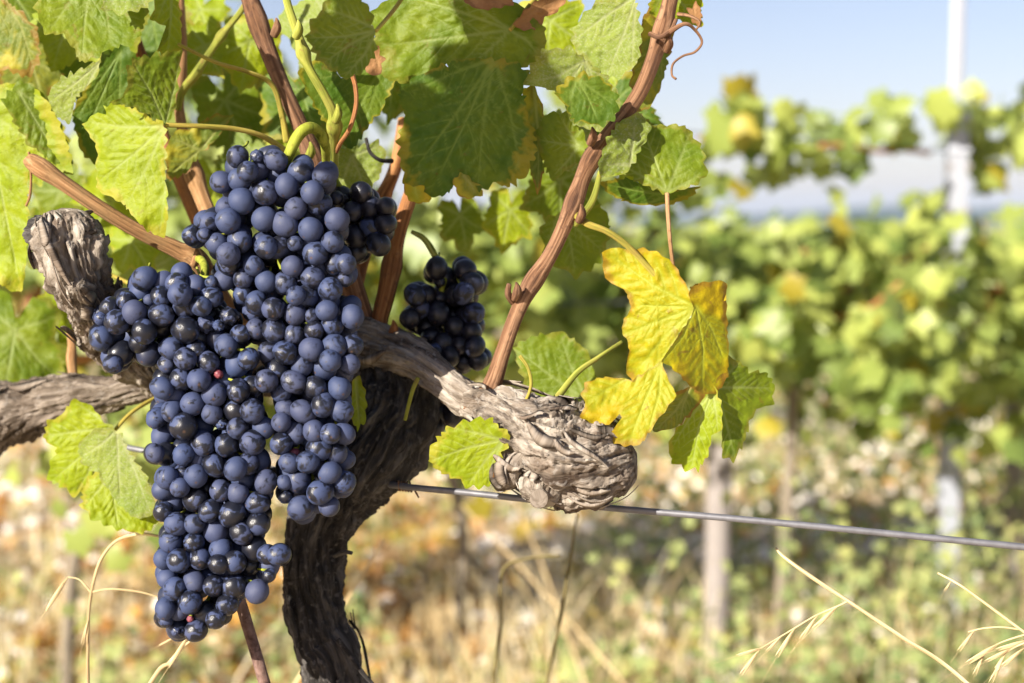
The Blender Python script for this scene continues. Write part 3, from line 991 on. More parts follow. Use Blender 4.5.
link('knob_boss', limb_mesh('knob_boss_d', [(575, 420, .80, 16), (562, 408, .80, 13), (552, 402, .80, 6)], 56, amp=.0018, lump=.25, fibre=6, along=30, strips=8), BARK_GREY, kn)
link('knob_boss', limb_mesh('spur_boss_a', [(84, 300, .81, 10), (80, 290, .795, 11), (76, 284, .787, 7)], 57, amp=.002, lump=.3, fibre=6, along=30, strips=8), BARK_GREY, sp)
link('knob_boss', limb_mesh('spur_boss_b', [(80, 240, .80, 14), (92, 230, .80, 14), (100, 226, .80, 8)], 58, amp=.002, lump=.35, fibre=6, along=30, strips=10), BARK_GREY, sp)
link('knob_boss', limb_mesh('spur_boss_c', [(58, 232, .795, 14), (54, 220, .795, 13), (52, 212, .795, 7)], 59, amp=.002, lump=.35, fibre=6, along=30, strips=10), BARK_GREY, sp)
# sawn round of a pruned shoot
sm = NT('sawn_wood')
tcx = sm.attr('leafpos').outputs['Vector']
ring = sm.n('ShaderNodeTexNoise'); ring.inputs['Scale'].default_value = 400
sm.l(tcx, ring.inputs['Vector'])
sm.finish(sm.principled(sm.ramp(ring.outputs['Fac'], [(.35, (.13, .105, .08)), (.65, (.22, .185, .15))]), .8, .2))
CAP = -.05
link('sawn_stub', cane_mesh('sawn_stub', [(541, 490, .790, 10.5), (540, 496, .776, 10.5), (539.5, 499, .766, 10), (539.5, 499.2, .7655, 9.2)], 4, lump=.18), sm.m, kn)
CAP = .3
_st = [o_ for o_ in COL.objects if o_.name == 'sawn_stub'][0].data
_st.polygons.foreach_set('use_smooth', np.zeros(len(_st.polygons), bool))
link('stub', limb_mesh('trunk_stub', [(338, 474, .868, 14), (300, 474, .862, 9), (268, 476, .858, 7.5), (244, 480, .855, 6)], 49, amp=.0012, lump=.25, fibre=6, along=20, strips=8), BARK, VINE)
link('twig', cane_mesh('trunk_twig', [(338, 640, .85, 3), (350, 655, .845, 2.6), (362, 672, .84, 2.2), (378, 690, .835, 1.6)], 6, lump=.3), BARK, VINE)
link('twig', cane_mesh('trunk_twig_b', [(335, 556, .85, 2.6), (345, 552, .838, 2.4), (352, 553, .835, 1.8)], 7, lump=.3), BARK, VINE)

# canes: (name, path, nodes, material)
CANES = {}


def cane(key, pts, nodes, mat, seed, name='cane', parent=None, node_r=.3):
    o = link(name, cane_mesh(name + '_' + key, pts, seed, nodes, node_r), mat, parent or VINE)
    CANES[key] = o
    return o


cane('big', [(700, -70, .80, 7.4), (676, -20, .80, 7.6), (662, 32, .80, 7.9), (640, 92, .80, 7.6), (606, 138, .80, 7.6), (587, 168, .80, 7.9), (570, 212, .80, 7.6), (552, 252, .80, 7.6), (528, 290, .80, 7.9), (515, 318, .80, 7.6), (503, 352, .803, 7.6), (490, 388, .806, 9.5), (470, 412, .81, 10)], [.20, .47, .56, .72], CANE, 61)
cane('behind', [(236, -40, .85, 8), (252, 5, .85, 8.2), (266, 45, .85, 8.6), (282, 85, .85, 8), (300, 125, .852, 8), (316, 165, .855, 8.6), (334, 225, .862, 11), (350, 280, .868, 12), (368, 335, .875, 12)], [.16, .52], CANE, 62)
cane('left', [(28, 158, .83, 6), (34, 163, .83, 7.5), (62, 182, .83, 7.5), (100, 208, .832, 7.5), (140, 232, .836, 7.5), (178, 250, .84, 8.5), (198, 262, .845, 9), (240, 320, .87, 8), (300, 365, .88, 9)], [.05, .55], CANE_TAN, 63)
cane('mid', [(440, 110, .90, 6.5), (420, 170, .89, 7), (406, 208, .88, 7.5), (396, 245, .875, 7.5), (387, 290, .87, 9), (380, 318, .87, 8.5), (376, 345, .872, 9)], [.68, .2], CANE_ORANGE, 64)
cane('mid_b', [(404, 120, .92, 6), (396, 165, .91, 6.5), (380, 205, .90, 7), (364, 255, .89, 7), (354, 295, .885, 8), (356, 335, .88, 9)], [.4], CANE_ORANGE, 65)
cane('left_tall', [(176, -40, .90, 5), (180, 10, .90, 5), (182, 55, .90, 5), (179, 105, .90, 5), (186, 145, .90, 6), (196, 180, .895, 8), (208, 212, .89, 8), (226, 250, .885, 8), (270, 330, .88, 9)], [.30, .55], CANE_TAN, 66)
cane('left_back', [(110, -30, .92, 6), (128, 22, .92, 6.5), (140, 55, .92, 6.5), (150, 85, .93, 6), (168, 150, .93, 6), (200, 230, .92, 6)], [.4], CANE_ORANGE, 67)
cane('left_low', [(70, 330, .94, 4), (72, 345, .94, 4), (72, 365, .935, 4.5), (76, 395, .93, 5)], [.4], CANE_TAN, 68)
cane('green', [(280, -30, .80, 4), (288, 5, .80, 4), (299, 38, .80, 4.5), (308, 66, .80, 4.3), (326, 98, .802, 4.5), (334, 118, .805, 5), (334, 150, .82, 4.5), (334, 190, .845, 4.5)], [.34, .66], SHOOT, 69, 'shoot', node_r=.7)
cane('olive', [(262, -30, .88, 3), (243, 8, .88, 3), (222, 35, .88, 3.2), (205, 60, .88, 4), (195, 75, .88, 4.5), (182, 92, .89, 4), (178, 110, .895, 3)], [.45], SHOOT, 70, 'shoot', node_r=.6)

# tendrils
def tendril(pts, mat, seed):
    link('tendril', cane_mesh('tendril', pts, seed, (), 0, .001, .12), mat, VINE)


tendril([(664, 36, .785, 3), (684, 24, .775, 2), (695, 30, .778, 1.6), (702, 42, .78, 1.3), (695, 52, .78, 1.2), (683, 56, .78, 1.2), (673, 64, .778, 1.2), (672, 75, .775, 1.1), (676, 79, .773, 1.3)], CANE, 71)
tendril([(650, 34, .79, 2.5), (660, 37, .782, 2.4), (671, 30, .782, 2), (676, 20, .79, 2)], CANE, 72)
tendril([(696, 30, .785, 1), (700, 22, .78, 1.1), (690, 16, .782, 1.5), (678, 14, .79, 2)], CANE, 75)
tendril([(350, 68, .80, 2.6), (355, 85, .80, 2.4), (356, 105, .802, 2.3), (350, 128, .806, 2.2), (341, 142, .812, 2.2), (336, 152, .82, 2.2)], CANE_ORANGE, 73)
tendril([(366, 138, .86, 1.6), (370, 152, .86, 1.8), (380, 160, .862, 2), (392, 161, .87, 2.6)], BARK, 74)
tendril([(29, 152, .83, 1.4), (31, 175, .832, 1.3), (30, 195, .834, 1.3), (26, 206, .836, 1.2)], CANE_TAN, 76)
# cane buds
for (x, y, d, m_) in [(516, 292, .795, CANE), (592, 137, .793, CANE), (581, 214, .79, CANE), (668, 44, .79, CANE), (393, 330, .86, CANE_ORANGE), (298, 30, .793, SHOOT), (337, 114, .797, SHOOT), (276, 28, .84, CANE), (310, 152, .84, SHOOT), (196, 258, .832, CANE_TAN), (172, 168, .885, CANE_TAN)]:
    link('bud', cane_mesh('bud', [(x - 2, y + 7, d, 4), (x + 1, y, d - .004, 4.5), (x + 1, y - 6, d - .006, 2.6), (x, y - 10, d - .006, .8)], int(x), (), 0, .0008, .2), m_, VINE)
link('stub', cane_mesh('cane_stub', [(514, 302, .80, 4), (508, 294, .793, 3.5), (509, 284, .79, 2.5)], 77, lump=.2), CANE, VINE)
# petioles
def petiole(pts, mat=PETIOLE, seed=1, parent=None):
    return link('petiole', cane_mesh('petiole', pts, seed, (), 0, .0014, .06), mat, parent or VINE)


petiole([(166, 125, .80, 2.4), (200, 126, .805, 2.4), (235, 129, .815, 2.5), (262, 136, .825, 2.7), (284, 150, .84, 3.6)], PETIOLE, 81)
petiole([(178, 44, .82, 1.6), (215, 62, .825, 2.0), (248, 72, .83, 2.2), (272, 85, .84, 2.6), (282, 115, .845, 2.8), (287, 142, .85, 3.6)], PETIOLE, 82)
petiole([(578, 216, .797, 4.4), (588, 224, .79, 3.6), (608, 232, .785, 3.2), (632, 250, .785, 3), (665, 285, .788, 2.6), (696, 307, .785, 2.2)], PETIOLE, 83)
petiole([(575, 225, .80, 3), (590, 205, .79, 3.4), (596, 190, .79, 3), (600, 172, .795, 2.4)], SHOOT, 84)
petiole([(667, 193, .80, 2.3), (668, 215, .80, 2.2), (670, 240, .80, 2.1), (673, 266, .805, 2)], CANE_TAN, 85)
petiole([(503, 441, .79, 1.8), (512, 422, .79, 1.7), (525, 402, .792, 1.7), (531, 385, .794, 1.7), (528, 368, .80, 1.7), (520, 356, .803, 2)], PETIOLE, 86)
petiole([(548, 408, .81, 4), (560, 394, .81, 3.6), (578, 372, .812, 3), (598, 358, .815, 2.4), (622, 342, .82, 2)], SHOOT, 87)
petiole([(115, 430, .87, 2), (130, 414, .875, 2), (148, 402, .885, 2.2), (170, 392, .90, 2.4)], PETIOLE, 88)
petiole([(412, 232, .87, 2), (424, 240, .865, 2.2), (434, 256, .86, 2.2)], SHOOT, 89)
petiole([(418, 378, .825, 2.4), (412, 392, .825, 2.2), (405, 420, .83, 1.8)], SHOOT, 90)
petiole([(100, 270, .90, 2.2), (118, 278, .895, 2.2), (135, 286, .89, 2.2)], PETIOLE, 91)
petiole([(510, 30, .80, 2.2), (530, 5, .81, 2.3), (560, -30, .82, 2.4)], PETIOLE, 92)
petiole([(376, 31, .737, 2), (398, 4, .76, 2.1), (425, -40, .79, 2.3)], PETIOLE, 93)

# ------------------------------------------------------------------ leaves
def leaf(outline, J, tips, d0, mat, gx=0.0, gy=0.0, curl=0.0, fold=0.0, fold_ang=None, wave=2.5, pucker=1.0, teeth=2.4, period=10.0,
         C=None, seed=0, rings=30, M=190, label=None, parent=None, panels=None, name='leaf'):
    """outline, J (vein junction) and tips in picture pixels; gx, gy = how fast the blade recedes to the right / downwards"""
    rg = np.random.default_rng(seed + 1000)
    pucker *= 1.7; wave *= 1.3
    meshes = []
    J = np.asarray(J, float)
    o = np.asarray(outline, float)
    cl = np.vstack([o, o[:1]])
    L = np.concatenate([[0], np.cumsum(np.linalg.norm(np.diff(cl, axis=0), axis=1))])
    s = np.linspace(0, L[-1], M, endpoint=False)
    # rounded but not oversmoothed outline
    q = np.stack([np.interp(s, L, cl[:, k]) for k in range(2)], 1)
    ker = np.array([.25, .5, .25])
    q = sum(np.roll(q, k - 1, 0) * ker[k] for k in range(3))
    area = 0.5 * np.sum(q[:, 0] * np.roll(q[:, 1], -1) - np.roll(q[:, 0], -1) * q[:, 1])
    tn = np.roll(q, -1, 0) - np.roll(q, 1, 0)
    tn /= np.linalg.norm(tn, axis=1)[:, None] + 1e-9
    nr = np.stack([tn[:, 1], -tn[:, 0]], 1) * (1 if area > 0 else -1)
    if teeth:
        period = period * 1.25; teeth = teeth * 1.6
        nt = max(6, int(L[-1] / period))
        ph = s / L[-1] * nt + 0.8 * vnoise(np.stack([s * .05, 0 * s, 0 * s], -1), seed)
        fr = ph - np.floor(ph)
        sawt = np.where(fr < .62, fr / .62, (1 - fr) / .38)
        rdv = q - np.asarray(C if C is not None else J, float)
        rdv /= np.linalg.norm(rdv, axis=1)[:, None] + 1e-9
        q = q + rdv * (teeth * (sawt - .4) * (.25 + 1.5 * rg.random(nt + 2)[np.clip(np.floor(ph).astype(int), 0, nt + 1)]))[:, None]
    Cc = np.asarray(C if C is not None else J, float)
    kk = np.linspace(0, 1, rings + 1)[1:]
    pts = Cc[None, None] + (q - Cc)[None] * kk[:, None, None]
    pts = np.vstack([Cc[None], pts.reshape(-1, 2)])
    sfr = np.concatenate([[0], np.repeat(kk, M)])
    # veins
    segs = []
    for ti, tip in enumerate(tips):
        tip = np.asarray(tip, float); dv = tip - J; ln = np.linalg.norm(dv)
        if ln < 1: continue
        u = dv / ln; nn = np.array([-u[1], u[0]])
        bow = rg.normal(0, .03)
        mid = J + dv * .5 + nn * ln * bow
        segs += [(J, mid, 1.7, 1.3), (mid, tip, 1.3, .5)]
        for fi, fr in enumerate(np.arange(.16, .9, .145 if ln > 50 else .2) + rg.uniform(-.02, .02)):
            for sd in (-1, 1):
                fr2 = fr + (.05 if sd > 0 else 0)
                bpt = J + dv * fr2 + nn * ln * bow * (1 - abs(2 * fr2 - 1))
                dr = u * .72 + nn * sd * .70
                l2 = ln * .42 * (1 - fr2 * .75)
                e = bpt + dr * l2 * .55
                segs += [(bpt, e, .85, .6), (e, e + (dr + u * .25) * l2 * .45, .6, .35)]
    vd = np.full(len(pts), 1e9); vm = np.zeros(len(pts))
    for (a, b, w0, w1) in segs:
        ab = b - a; t = np.clip(((pts - a) @ ab) / (ab @ ab + 1e-9), 0, 1)
        dd = np.linalg.norm(pts - a - t[:, None] * ab, axis=1)
        w = w0 + (w1 - w0) * t
        vm = np.maximum(vm, np.clip(1.5 - dd / w, 0, 1) * np.clip(w, .45, 1.2) / 1.2)
        vd = np.minimum(vd, dd + (1.0 if w0 < 1 else 0))
    mpp = d0 / FPX
    R = np.max(np.linalg.norm(q - Cc, axis=1))
    dx = pts[:, 0] - J[0]; dy = pts[:, 1] - J[1]
    rr = np.hypot(pts[:, 0] - Cc[0], pts[:, 1] - Cc[1]) / R
    z = gx * dx + gy * dy + curl * R * rr ** 2
    if fold and fold_ang is not None:
        a = math.radians(fold_ang)
        pe = -math.sin(a) * dx + math.cos(a) * dy
        z = z + fold * (np.sqrt(pe ** 2 + 9) - 3)
    if panels is not None:
        z = z + panels(pts)
    p3 = np.stack([pts[:, 0], pts[:, 1], 0 * dx + seed * 7.7], -1)
    z = z + wave * (.35 + rr) * fbm(p3 / 42.0, seed, 3)
    z = z + wave * .9 * rr ** 3 * vnoise(p3 / 17.0, seed + 3)
    z = z - pucker * 1.15 * np.sqrt(np.clip(vd, 0, 9) / 9) + pucker * .8 * vnoise(p3 / 6.5, seed + 8) * np.clip(vd / 5, 0, 1)
    W = P(pts[:, 0], pts[:, 1], d0 + z * mpp)
    i = np.arange(rings - 1)[:, None] * M + 1; j = np.arange(M)[None]; j2 = (j + 1) % M
    f = np.stack([i + j, i + j2, i + M + j2, i + M + j], -1).reshape(-1, 4)
    fan = np.stack([np.zeros(M, int), 1 + j2[0], 1 + j[0]], -1)
    F_ = [tuple(r) for r in f.tolist()] + [tuple(r) for r in fan.tolist()]
    # holes or torn edges are left to the outline
    me = mesh_from('leaf', W, F_, True, attrs={'vein': vm, 'vdist': np.clip(vd / 14, 0, 1), 'edge': sfr}, uv=np.stack([dx * mpp, dy * mpp, 0 * dx + seed * .01], -1))
    ob = link(name, me, mat, parent or VINE)
    if label: ob['label'] = label
    return ob


def generic_leaf(px, py, R, ang, d0, mat, seed, gx=0., gy=0., aspect=1.0, curl=.15, **kw):
    """a whole palmate leaf: junction at (px, py), tip in direction ang (degrees, 90 = down in the picture)"""
    rg = np.random.default_rng(seed)
    A = np.array([0, 20, 30, 56, 80, 92, 116, 140, 160, 175, 185, 200, 220, 244, 268, 280, 304, 330, 340]) * PI / 180
    r = np.array([1, .80, .70, .90, .66, .58, .70, .55, .48, .12, .12, .48, .55, .70, .58, .66, .90, .70, .80]) * (1 + rg.normal(0, .05, 19))
    a0 = math.radians(ang)
    lx = np.sin(A) * r * aspect; ly = np.cos(A) * r
    ux, uy = math.cos(a0), math.sin(a0)
    o = np.stack([px + R * (ly * ux - lx * uy), py + R * (ly * uy + lx * ux)], -1)
    tips = [o[k] * .93 + np.array([px, py]) * .07 for k in (0, 3, 6, 13, 16)]
    return leaf(o, (px, py), tips, d0, mat, gx, gy, curl, seed=seed, M=130, rings=18, C=(px + R * .12 * ux, py + R * .12 * uy), **kw)


# yellow leaf (a folded blade: left half, right half, and two lower lobes)
JY = (696, 307)


def fold_y(side):
    def f(p):
        ax, ay = 660 - 696, 362 - 307
        n = math.hypot(ax, ay)
        pe = (-(p[:, 0] - 696) * ay + (p[:, 1] - 307) * ax) / n      # + to the left of the fold
        return 0.50 * np.abs(pe)
    return f


YL = thing('leaf', P(696, 307, .785), None, None)
del YL['_o']
bpy.data.objects.remove(YL)
yl = leaf([(602, 251), (612, 248), (627, 249), (645, 249), (657, 252), (673, 263), (683, 280), (693, 297), (696, 307), (692, 316), (687, 323), (672, 345), (662, 364), (664, 378), (650, 386), (634, 382), (626, 374), (627, 360), (630, 347), (624, 334), (623, 318), (628, 316), (631, 306), (628, 298), (624, 288), (612, 284), (604, 276)],
          JY, [(640, 305), (622, 335), (636, 372), (612, 256), (661, 358)], .782, YELLOW, gx=-.30, gy=.10, fold=0, wave=6, pucker=1.5, teeth=1.6, period=13, C=(657, 305), seed=2, label='crinkled yellow leaf folded along its midrib')
leaf([(696, 307), (688, 294), (692, 287), (700, 283), (714, 281), (727, 282), (726, 300), (727, 320), (728, 350), (728, 377), (717, 393), (703, 395), (690, 386), (673, 368), (661, 361), (672, 345), (687, 323)],
     JY, [(702, 390), (722, 355), (664, 360)], .782, YELLOW, gx=.75, gy=.02, wave=4, pucker=1.4, teeth=1.2, period=13, C=(704, 335), seed=3, parent=yl, name='leaf_half')
leaf([(661, 361), (670, 383), (677, 395), (664, 412), (653, 427), (640, 445), (626, 446), (613, 443), (610, 433), (623, 422), (618, 410), (610, 425), (593, 423), (580, 418), (585, 402), (582, 393), (585, 383), (598, 378), (610, 377), (632, 380), (645, 372)],
     (661, 363), [(630, 440), (590, 400), (650, 425)], .776, YELLOW, gx=-.10, gy=-.15, wave=6, pucker=1.2, teeth=1.6, period=12, C=(642, 390), seed=4, parent=yl, name='leaf_lobe')
leaf([(675, 393), (684, 388), (693, 385), (706, 394), (700, 404), (693, 412), (677, 427), (657, 432), (650, 428), (660, 414)],
     (690, 388), [(656, 430), (680, 420)], .788, OLIVE, gx=.6, gy=.25, wave=4, pucker=1, teeth=1.5, period=10, C=(680, 407), seed=5, parent=yl, name='leaf_lobe')
leaf([(693, 297), (690, 287), (700, 283), (720, 282), (727, 284), (726, 300), (712, 306), (700, 308)], (696, 306), [(722, 288)], .796, YELLOW, gx=-.3, gy=-.4, wave=3, pucker=1, teeth=1, period=12, C=(708, 295), seed=6, parent=yl, name='leaf_lobe')

# green leaf hanging behind the yellow one
leaf([(712, 393), (718, 375), (728, 358), (740, 358), (748, 372), (765, 372), (775, 385), (772, 405), (757, 410), (750, 420), (745, 440), (733, 462), (722, 455), (722, 430), (719, 412)],
     (716, 388), [(735, 458), (770, 388), (740, 362)], .795, GREEN, gx=.30, gy=.1, wave=5, C=(736, 398), seed=10, fold=.3, fold_ang=75)
leaf([(715, 385), (722, 408), (722, 430), (712, 435), (708, 455), (698, 470), (684, 468), (672, 462), (668, 448), (672, 436), (680, 425), (690, 412), (700, 395)],
     (712, 392), [(692, 465), (674, 445), (718, 432)], .792, LIME, gx=-.25, gy=.05, wave=5, C=(698, 432), seed=11)
# leaf over the knob
leaf([(428, 460), (432, 445), (445, 430), (465, 421), (490, 418), (503, 430), (508, 442), (500, 458), (497, 474), (487, 487), (470, 487), (455, 478), (440, 472)],
     (503, 440), [(432, 460), (455, 428), (470, 482), (488, 484)], .778, LIME, gx=-.12, gy=.25, wave=4, pucker=.8, C=(472, 452), seed=12, teeth=2.8)
leaf([(503, 436), (511, 446), (506, 456), (514, 466), (508, 477), (498, 474), (492, 478), (496, 462), (499, 450)], (503, 442), [(502, 472)], .782, BROWN, gx=.4, wave=4, C=(503, 458), seed=13, teeth=1.5, rings=14, M=80)
# leaves under the left arm
leaf([(78, 447), (89, 433), (106, 427), (120, 433), (129, 453), (146, 475), (155, 500), (153, 515), (133, 518), (115, 500), (104, 482), (95, 471), (82, 464)],
     (117, 430), [(150, 512), (84, 455), (120, 500), (143, 478)], .842, PALE, gx=-.25, gy=.12, wave=4, C=(113, 462), seed=14)
leaf([(44, 438), (47, 422), (66, 411), (73, 398), (93, 407), (100, 418), (115, 430), (106, 447), (93, 470), (89, 486), (75, 496), (58, 484), (47, 480), (49, 464), (58, 450)],
     (114, 428), [(48, 435), (75, 402), (78, 490), (55, 478)], .862, LIME, gx=-.1, gy=.15, wave=5, C=(82, 445), seed=15)
leaf([(82, 490), (88, 478), (97, 470), (115, 490), (133, 508), (153, 508), (157, 524), (142, 534), (115, 528), (95, 520), (82, 508)],
     (112, 470), [(150, 522), (118, 526), (86, 505)], .856, LIME, gx=.05, gy=-.25, wave=4, C=(112, 504), seed=16)
# folded leaf above the left bunch
leaf([(127, 70), (133, 60), (157, 54), (182, 50), (178, 83), (176, 105), (167, 127), (150, 116), (130, 106), (108, 103), (123, 97), (128, 85)],
     (165, 125), [(180, 56), (135, 66), (118, 101)], .800, GREEN, gx=.35, gy=.25, wave=4, C=(155, 92), seed=17)
leaf([(83, 125), (90, 115), (107, 113), (104, 106), (117, 102), (143, 112), (160, 121), (166, 128), (165, 165), (168, 215), (165, 238), (155, 235), (140, 225), (125, 205), (109, 195), (97, 190), (97, 175), (98, 160), (96, 145)],
     (165, 126), [(160, 232), (100, 180), (90, 122), (128, 203)], .796, LIME, gx=-.35, gy=.10, wave=5, C=(132, 150), seed=18)
# big leaf at the left edge
leaf([(-60, 90), (0, 84), (20, 83), (37, 90), (47, 100), (58, 120), (70, 150), (73, 176), (62, 172), (42, 152), (28, 140), (28, 180), (29, 220), (26, 262), (22, 293), (8, 290), (-10, 275), (-50, 285), (-95, 240), (-105, 150)],
     (-16, 108), [(20, 285), (68, 168), (-60, 265), (40, 95)], .855, LIME, gx=-.25, gy=.10, wave=6, pucker=1.6, C=(-20, 160), seed=19)
leaf([(20, 80), (38, 88), (52, 105), (62, 128), (72, 158), (72, 176), (58, 168), (42, 154), (28, 142), (14, 122), (2, 100)], (18, 92), [(70, 170), (40, 110)], .845, GREEN, gx=.25, gy=-.05, wave=4, C=(40, 130), seed=20)
# top left
leaf([(40, -24), (36, 10), (45, 35), (60, 33), (70, 40), (80, 62), (95, 58), (110, 48), (130, 45), (142, 30), (152, -10), (120, -40), (80, -45)],
     (95, -30), [(50, 30), (82, 58), (138, 32), (110, 44)], .80, GREEN, gx=.05, gy=-.35, wave=5, C=(95, 5), seed=21)
leaf([(96, -20), (104, 8), (120, 14), (140, 10), (152, 2), (160, -22), (130, -40)], (128, -30), [(110, 8), (145, 6)], .785, PALE, gx=.1, gy=-.4, wave=3, C=(128, -12), seed=22, rings=16, M=100)
leaf([(48, 95), (58, 80), (80, 70), (100, 60), (98, 76), (85, 88), (75, 100), (70, 124), (56, 116)], (98, 64), [(55, 98), (68, 120)], .82, PALE, gx=-.3, gy=.3, wave=4, C=(73, 90), seed=23, rings=18, M=110)
leaf([(75, 130), (72, 112), (85, 88), (100, 68), (122, 40), (140, 60), (128, 100), (118, 150), (95, 165), (80, 150)], (120, 52), [(82, 140), (110, 155), (78, 115)], .86, DEEP, gx=.2, gy=.1, wave=5, C=(102, 105), seed=24)
leaf([(-30, -20), (0, -8), (10, 4), (26, 16), (38, 30), (40, 58), (30, 78), (12, 72), (-10, 64), (-40, 50)], (0, -10), [(34, 70), (36, 32), (-10, 58)], .87, OLIVE, gx=-.15, gy=.2, wave=5, C=(8, 30), seed=25)
leaf([(150, 20), (156, 0), (166, -14), (178, -14), (181, 20), (182, 52), (166, 56), (156, 52), (168, 40), (166, 26)], (172, -20), [(168, 52), (158, 18)], .82, LIME, gx=.5, gy=.1, wave=3, C=(170, 15), seed=26, rings=16, M=100)
leaf([(165, 150), (173, 133), (193, 127), (205, 120), (217, 113), (232, 117), (222, 132), (213, 143), (200, 153), (190, 168), (180, 177), (167, 180)], (200, 150), [(228, 117), (170, 175), (172, 138)], .86, OLIVE, gx=.2, gy=.1, wave=5, C=(192, 146), seed=27, rings=18, M=110)
# centre top
leaf([(307, 37), (310, 23), (320, 13), (325, 0), (350, -12), (370, 8), (374, 28), (376, 53), (362, 72), (345, 80), (327, 65), (316, 57)],
     (378, 30), [(310, 38), (325, 8), (345, 76), (325, 62)], .735, GREEN, gx=-.10, gy=.1, wave=4, C=(345, 36), seed=29)
leaf([(297, 72), (317, 58), (343, 78), (372, 66), (397, 78), (385, 103), (364, 133), (352, 150), (332, 135), (312, 102)],
     (380, 70), [(310, 80), (345, 140), (365, 118)], .83, DEEP, gx=.25, gy=-.15, wave=4, C=(347, 98), seed=30)
leaf([(366, 52), (374, 42), (384, 60), (380, 72), (366, 74)], (378, 66), [(372, 50)], .79, BROWN, gx=.2, wave=4, C=(374, 62), seed=31, rings=8, M=50)
leaf([(332, 162), (345, 147), (362, 146), (378, 140), (386, 152), (380, 176), (366, 196), (345, 194), (336, 182)], (352, 156), [(380, 145), (365, 190), (340, 186)], .88, PALE, gx=.1, gy=.1, wave=4, C=(360, 168), seed=32, rings=18, M=110)
# big shaded leaf and the one over it
leaf([(372, 12), (400, -12), (440, -14), (470, -24), (520, 6), (545, 28), (546, 48), (538, 62), (524, 68), (500, 64), (470, 62), (458, 60), (430, 72), (405, 84), (384, 78), (374, 50)],
     (510, 30), [(378, 46), (540, 56), (400, -5), (470, 66), (440, -8)], .806, GREEN, gx=-.08, gy=.1, wave=5, C=(458, 24), seed=33)
leaf([(398, 92), (412, 78), (440, 66), (470, 58), (505, 60), (528, 70), (522, 92), (530, 118), (537, 150), (525, 176), (508, 188), (496, 182), (480, 192), (468, 178), (455, 182), (450, 192), (436, 198), (418, 198), (405, 184), (400, 160), (398, 140), (404, 120)],
     (494, 58), [(430, 194), (408, 178), (520, 170), (405, 95), (478, 184)], .80, DEEP, gx=-.05, gy=.12, wave=6, pucker=1.4, C=(464, 122), seed=34, teeth=3)
leaf([(452, 182), (462, 172), (474, 182), (484, 190), (476, 198), (460, 196)], (464, 176), [(476, 194)], .806, OLIVE, gx=.2, gy=.3, wave=3, C=(467, 186), seed=35, rings=8, M=50)
leaf([(405, 184), (420, 186), (432, 198), (422, 204), (412, 202), (404, 194)], (414, 186), [(418, 200)], .802, YELLOW, wave=3, C=(416, 194), seed=36, rings=8, M=50)
leaf([(513, 25), (525, 10), (545, -6), (562, -6), (564, 5), (546, 18), (536, 29), (520, 30)], (515, 24), [(560, -2), (540, 20)], .80, BROWN, gx=.3, gy=.4, wave=8, C=(538, 12), seed=37, rings=14, M=80)
leaf([(455, -6), (470, 6), (490, 9), (512, 5), (520, -12), (490, -30), (460, -25)], (490, -26), [(470, 2), (505, 4)], .785, BROWN, gx=.0, gy=-.3, wave=4, C=(488, -8), seed=38, rings=12, M=80)
# right of the big leaf
leaf([(572, 30), (580, 18), (590, 8), (602, -6), (634, -8), (642, 32), (638, 63), (620, 78), (606, 77), (588, 64), (574, 50)], (636, -4), [(608, 74), (574, 40), (632, 66)], .80, PALE, gx=-.35, gy=.1, wave=5, C=(610, 35), seed=39)
leaf([(523, 85), (530, 67), (543, 50), (570, 47), (588, 62), (607, 77), (620, 97), (617, 121), (602, 133), (572, 124), (558, 92), (540, 87)], (585, 60), [(528, 82), (614, 118), (560, 92), (600, 128)], .805, PALE, gx=.1, gy=.2, wave=5, C=(580, 88), seed=40)
leaf([(556, 92), (566, 78), (585, 73), (605, 80), (618, 96), (616, 118), (600, 126), (586, 122), (574, 122), (566, 108)], (576, 78), [(572, 118), (612, 104), (598, 122)], .775, DEEP, gx=.15, gy=.05, wave=4, C=(588, 100), seed=41, rings=18, M=110)
leaf([(535, 133), (547, 113), (570, 113), (588, 143), (583, 160), (567, 170), (553, 182), (543, 163)], (578, 146), [(540, 140), (555, 174), (560, 116)], .815, GREEN, gx=-.1, gy=.1, wave=4, C=(562, 143), seed=42, rings=20, M=120)
leaf([(522, 90), (534, 84), (544, 110), (540, 140), (544, 170), (538, 196), (530, 170), (526, 130)], (534, 88), [(538, 185)], .82, OLIVE, gx=.4, wave=4, C=(535, 135), seed=43, rings=14, M=90)
leaf([(607, 177), (603, 153), (617, 123), (637, 113), (657, 127), (672, 124), (687, 127), (703, 150), (707, 177), (688, 188), (667, 194), (640, 183), (627, 174)], (667, 192), [(612, 160), (640, 120), (690, 132), (702, 172)], .80, GREEN, gx=.1, gy=-.25, wave=5, C=(655, 155), seed=44)
leaf([(602, 178), (600, 158), (608, 138), (620, 120), (640, 112), (652, 128), (640, 150), (628, 172)], (630, 165), [(606, 165), (635, 118)], .792, PALE, gx=.4, gy=-.1, wave=4, pucker=2, C=(622, 146), seed=45, rings=18, M=110)
leaf([(598, 182), (627, 178), (667, 194), (700, 186), (690, 198), (672, 204), (640, 206), (612, 196)], (667, 195), [(605, 184), (640, 204)], .815, DEEP, gx=.1, gy=.5, wave=4, C=(645, 192), seed=46, rings=14, M=90)
leaf([(540, 230), (547, 217), (573, 210), (600, 206), (609, 216), (608, 240), (600, 262), (577, 278), (550, 264), (543, 246)], (560, 212), [(575, 274), (602, 250), (545, 250)], .86, GREEN, gx=.1, gy=.1, wave=4, C=(575, 240), seed=47, rings=18, M=110)
